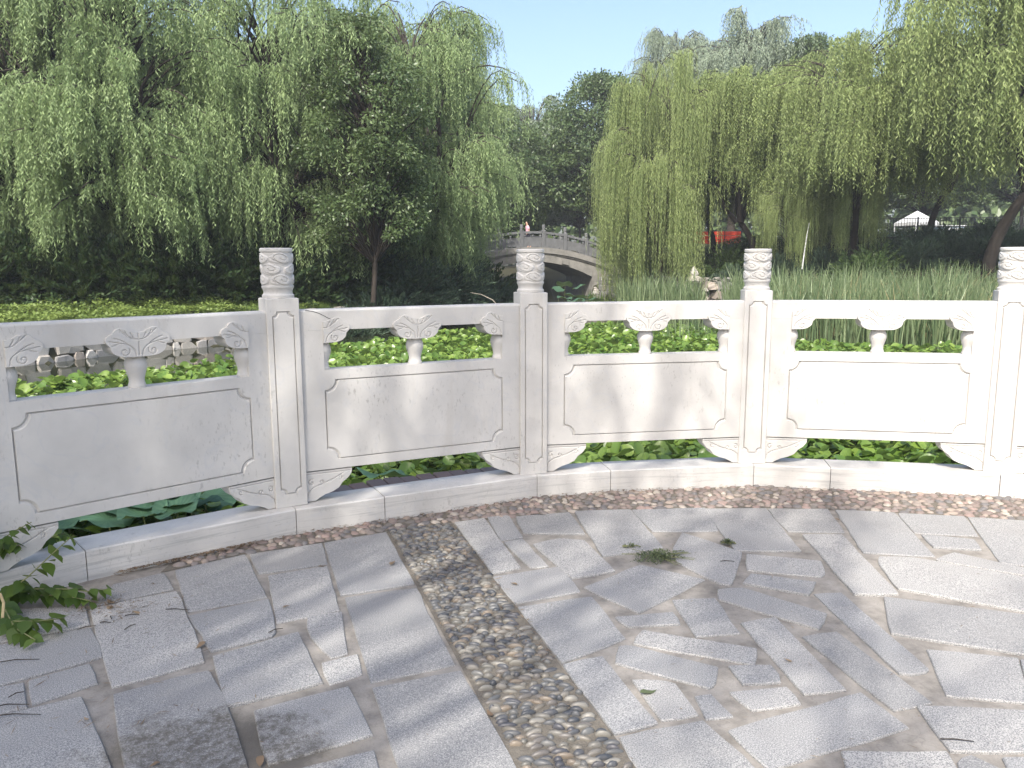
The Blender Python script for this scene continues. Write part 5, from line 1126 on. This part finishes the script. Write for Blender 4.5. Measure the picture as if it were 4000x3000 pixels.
vine_stem([Z5(-90, 1150, .02), Z5(150, 1180, .06), Z5(380, 1180, .07), Z5(560, 1160, .07), Z5(700, 1150, .06)], 9, .078, .6)
vine_stem([Z5(-90, 1050, .02), Z5(30, 1000, .07), Z5(80, 1100, .07), Z5(160, 1250, .05), Z5(380, 1380, .03)], 9, .07, .2)
vine_stem([Z5(-200, 700, .05), Z5(-60, 430, .22), Z5(60, 270, .33), Z5(180, 190, .37), Z5(340, 110, .40)], 9, .062, -.6)  # darkest leaf tints: shade painted into these leaves
vine_stem([Z5(-120, 600, .10), Z5(20, 380, .25), Z5(130, 320, .28), Z5(220, 370, .26)], 7, .06, -.6)  # same dark tints, shade held in the leaf colour
vine_stem([Z5(380, 330, .16), Z5(540, 280, .2), Z5(700, 230, .22)], 6, .05, -.4)
MB().tube(np.array([Z5(0, 880, .16), Z5(40, 980, .12), Z5(30, 1130, .07), Z5(45, 1260, .01)]) - np.array([-2.32, 3.02, 0]), .006, 5).build('dry_stem', plain('dry_stem', (.45, .36, .20), .8), vine)
def weed(label, c, rx, ry, n, seed):
    r = np.random.default_rng(seed); t = thing('weed_patch', label, 'weed', (c[0], c[1], .001)); th = r.uniform(0, 2 * pi, n); rr = r.random(n) ** .7 * (.62 + .38 * np.sin(5 * th + seed) * np.sin(3 * th)); P = np.c_[rx * rr * np.cos(th), ry * rr * np.sin(th), r.random(n) * .020 * (1.1 - rr) + .004]
    d = np.c_[r.normal(0, 1, (n, 2)), r.uniform(.1, .8, n)]; V, Q = leaf_quads(P, d, np.c_[r.normal(0, .4, (n, 2)), np.ones(n)], r.uniform(.009, .019, n), r.uniform(.005, .009, n)); link('leaves', mesh_np('leaves', V, Q, M['weed'], False, r.random(n)), t)
    mb = MB()
    for k in range(12): a_ = r.uniform(0, 2 * pi); mb.tube([(0, 0, .004), (.5 * rx * cos(a_), .5 * ry * sin(a_), .012), (rx * cos(a_), ry * sin(a_), .008)], .0014, 4, False)
    mb.build('stems', M['twig'], t)
c = R7(235, 525); weed('grey-green creeping weed spread over the slab joint, largest on the paving', c, .19, .13, 900, 61)
c = R7(612, 450); weed('small tuft of weed in the joint right of the creeping one', c, .045, .035, 200, 62)
c = R7(90, 470); weed('tiny sprig of weed left of the creeping one', c, .05, .02, 60, 63)
lf = [(R6(450, 568), .075, 'curled brown leaf on the slab left of the pebble band'), (R7(138, 1265), .085, 'long green-grey leaf lying on the slab edge right of the pebble band'), (R5(615, 780), .085, 'brown dry leaf by the tip of the vine'), (R5(585, 790), .07, 'second dry leaf under the vine tip'), (R5(757, 828), .05, 'tan dry leaf on the left slab'), (R5(1525, 797), .045, 'yellowish leaf on the slab near the plinth, left'), (R5(865, 1635), .045, 'yellow leaf at the bottom edge, left'), (R5(1405, 1605), .07, 'pale leaf at the bottom edge near the dirt stain'), (R5(475, 1410), .035, 'small tan leaf in the left slab joint'), (R6(998, 1387), .05, 'orange-brown leaf in the pebble band'), (R7(960, 1090), .04, 'small dry leaf on the long slab'), (R7(1215, 325), .05, 'curled dry leaf at the slab corner near the border'), (R6(1135, 675), .05, 'thin pinkish leaf on the slab right of the pebble band'), (R5(1110, 985), .075, 'long curled dark leaf on the left slab'), (R6(60, 578), .05, 'grey dry leaf on the joint near the plinth')]
for i, ((x, y), s_, lb) in enumerate(lf):
    o = link('fallen_leaf', None); bpy.data.objects.remove(o); V, fc = vleaf(); me = bpy.data.meshes.new('fallen_leaf'); me.from_pydata([(a_, b_ * .55, abs(c_) * .5 + .10 * b_ * b_ + .06 * sin(a_ * 5 + i)) for a_, b_, c_ in V], [], fc); me.update(); me.materials.append(M['weed'] if i == 1 else M['dry']); me.polygons.foreach_set('use_smooth', np.ones(len(fc), bool))
    me.attributes.new('tint', 'FLOAT', 'FACE').data.foreach_set('value', np.full(len(fc), rv.random(), np.float32)); o = link('fallen_leaf', me); o.location = (x, y, .006); o.scale = (s_ * .8,) * 3; o.rotation_euler = (0, 0, rv.uniform(0, 6.28)); tag(o, lb, 'leaf', 'fallen leaves on the paving')
# countless needles of leaf litter and grit
mb_v, mb_q = [], []
def litter(n, f, seed, L=(.015, .05), W=.0035):
    r = np.random.default_rng(seed); P = np.array([f(r) for _ in range(n)]); az = r.uniform(0, pi, n); V, Q = leaf_quads(np.c_[P, np.full(n, .005) + r.random(n) * .007], np.c_[np.cos(az), np.sin(az), r.normal(0, .08, n)], np.c_[r.normal(0, .2, (n, 2)), np.ones(n)], r.uniform(*L, n), W * r.uniform(.6, 1.6, n)); return V, Q, r.random(n)
def f_border(r):
    x = r.uniform(-1.6, 1.3); y = yo(x) - abs(r.normal(0, .05)) - .005; return x, max(y, yi(x) - .03)
def f_border2(r): x = r.uniform(-1.8, 3.9); return x, yo(x) - abs(r.normal(0, .02)) - .003
def f_band(r):
    t = r.beta(1.2, 2.6) * .75; a, b = seg(BL0, BL1, t), seg(BR0, BR1, t); u = r.random() ** (.5 if r.random() < .6 else 1); q = a + (b - a) * u; return q[0], q[1]
def f_vine(r): q = R5(560, 800); return q[0] + r.normal(0, .10), q[1] + r.normal(0, .07)
def f_left(r): q = R5(r.uniform(0, 1200), r.uniform(620, 1500)); return q[0], q[1]
def f_any(r): q = on(r.uniform(0, 4000), r.uniform(2050, 2990)); return q[0], q[1]
def f_plv(r): q = R5(r.uniform(560, 1350), 0); x = R5(0, 0)[0]; t = r.random(); x = -1.95 + t * .55; return x, yo(x) - abs(r.normal(0, .03)) - .004
parts_ = [litter(420, f_border, 1), litter(260, f_border2, 2, (.008, .03)), litter(330, f_band, 3), litter(170, f_vine, 4), litter(60, f_left, 5, (.02, .07), .003), litter(120, f_any, 6, (.008, .035), .0025), litter(520, f_plv, 7, (.01, .05), .0045)]
TV = np.vstack([p[0] for p in parts_]); TT = np.concatenate([p[2] for p in parts_]); tag(link('leaf_litter', mesh_np('leaf_litter', TV, np.arange(len(TV)).reshape(-1, 4), M['dry'], False, TT * .7)), 'scattered dry leaf litter and needles along the plinth and pebbles', 'litter', kind='stuff')
tw = [(R5(705, 905), .055, 1.1), (R5(715, 842), .06, .1), (R5(570, 882), .05, -.1), (R5(1490, 925), .06, .6), (R5(470, 910), .07, .5), (R5(90, 1385), .16, .05), (R5(60, 1332), .12, .1), (R5(90, 1272), .05, .8), (R6(1250, 297), .10, -.15), (R7(610, 550), .07, -.1), (R7(1850, 1520), .10, -.15), (R5(960, 812), .11, -.1), (R5(600, 855), .04, -1), (R5(100, 1090), .15, .15)]
tl = ['dark twig on the middle left slab', 'dark twig pointing right under the dry leaf', 'short dark twig below the vine tip', 'thin twig by the joint near the plinth', 'twig crossing the joint below the vine', 'long dark twig at the left edge of the paving', 'dark twig above the long one at the left edge', 'short slanting twig at the left edge', 'long thin twig along the pebble border', 'thin twig on the slab beside the weed', 'thin twig on the large slab at the lower right', 'thin twig on the slab joint near the plinth', 'short upright twig near the dry leaf', 'branching twig at the left edge below the vine']
for ((x, y), L, a_), lb in zip(tw, tl):
    dx, dy = cos(a_) * L / 2, sin(a_) * L / 2; o = MB().tube([(-dx, -dy, 0), (-.2 * dx, .1 * dy + .004, .003), (dx, dy, .001)], (.0019, .0022, .0013), 5).build('twig', M['bark']); o.location = (x, y, .007); tag(o, lb, 'twig', 'twigs on the paving')

# ------------------------------------------------------------------ the willow behind the viewer that dapples the terrace
def shade_willow():
    r = np.random.default_rng(909); base = np.array([-6.2, -6.5, -.1]); wood = MB(); P = [base + np.array([.35 * t, .45 * t, 0]) * t + np.array([0, 0, 5.2 * t]) for t in np.linspace(0, 1, 6)]
    wood.tube(P, np.linspace(.34, .22, 6), 10); fork = P[-1]; S_, O_, L_ = [], [], []
    gx_, gy_ = SUN[0] / SUN[2], SUN[1] / SUN[2]
    def dens(x, y):
        k = 1 / (1 + math.exp((x - .75 + .10 * (y - 4)) / .5)); v = .07 + .93 * k
        v *= .62 + .55 * sin(x * 4.1 + 1.2 + .6 * y) * sin(y * 2.2 + .7 * x + .4)
        return v
    cl = []
    while len(cl) < 175:
        x, y = r.uniform(-4.2, 4.6), r.uniform(.6, 8.2)
        if r.random() < dens(x, y): cl.append((x, y))
    lim = {}
    for x, y in cl:
        z = r.uniform(7.0, 11.0); c = np.array([x + gx_ * z, y + gy_ * z, z])
        if c[1] > -.6: z = (y + .8) / -gy_ + .3; c = np.array([x + gx_ * z, y + gy_ * z, z])
        p0 = fork + (c - fork) * r.uniform(.25, .5); p0[2] = fork[2] + (c[2] - fork[2]) * .55; ctrl = .5 * (p0 + c) + np.array([0, 0, .9]); T = np.linspace(0, 1, 6)[:, None]; tip = c + np.array([0, 0, .7]); B = (1 - T) ** 2 * p0 + 2 * T * (1 - T) * ctrl + T ** 2 * tip
        wood.tube(B, np.linspace(.035, .006, 6), 4, False); wood.tube([fork, .5 * (fork + p0) + np.array([0, 0, .3]), p0], (.07, .05, .036), 5, False)
        ns = 11; S_.append(tip + r.normal(0, 1, (ns, 3)) * np.array([.16, .16, .10])); L_.append(r.uniform(.7, 1.7, ns)); h = r.normal(0, 1, (ns, 3)); h[:, 2] = 0; O_.append(h * .5)
    St = np.vstack(S_); Ou = np.vstack(O_); Ls = np.concatenate(L_); sp = .045; cnt = (Ls / sp).astype(int); idx = np.repeat(np.arange(len(St)), cnt); off = np.r_[0, np.cumsum(cnt)[:-1]]; kk = np.arange(len(idx)) - off[idx]; s = kk * sp
    pos = St[idx] + Ou[idx] * (.25 * (1 - np.exp(-s / .35)))[:, None]; pos[:, 2] -= s; az = r.uniform(0, 6.28, len(idx)); h = r.uniform(.3, .9, len(idx)); d = np.c_[np.cos(az) * h, np.sin(az) * h, -np.ones(len(idx)) * .8]
    V, Q = leaf_quads(pos, d, r.normal(0, 1, d.shape), r.uniform(.09, .16, len(idx)), r.uniform(.020, .032, len(idx)))
    t = thing('willow_tree', 'old willow behind the viewer whose strands dapple the terrace with shade', 'tree', tuple(base), 0, GW)
    tr = link('trunk', wood.mesh('trunk', M['bark'], True), t); tr.location = -base; c = link('crown', mesh_np('crown', V, Q, M['willow_a'], False, r.random(len(idx))), t); c.location = -base
shade_willow()

# ------------------------------------------------------------------ thin summer haze
hz = MB().box(-150, 160, -60, 130, -3.2, 24.0).build('haze', None); hz.data.materials.clear()
hm_ = bpy.data.materials.new('haze_air'); hm_.use_nodes = True; hn = hm_.node_tree; hn.nodes.clear()
ho = hn.nodes.new('ShaderNodeOutputMaterial'); pv_ = hn.nodes.new('ShaderNodeVolumePrincipled'); hn.links.new(pv_.outputs[0], ho.inputs['Volume'])
pv_.inputs['Color'].default_value = (.90, .94, 1, 1); pv_.inputs['Density'].default_value = .0011; pv_.inputs['Anisotropy'].default_value = .2
hz.data.materials.append(hm_); tag(hz, 'thin pale haze in the air over the pond and trees', 'haze', kind='stuff')
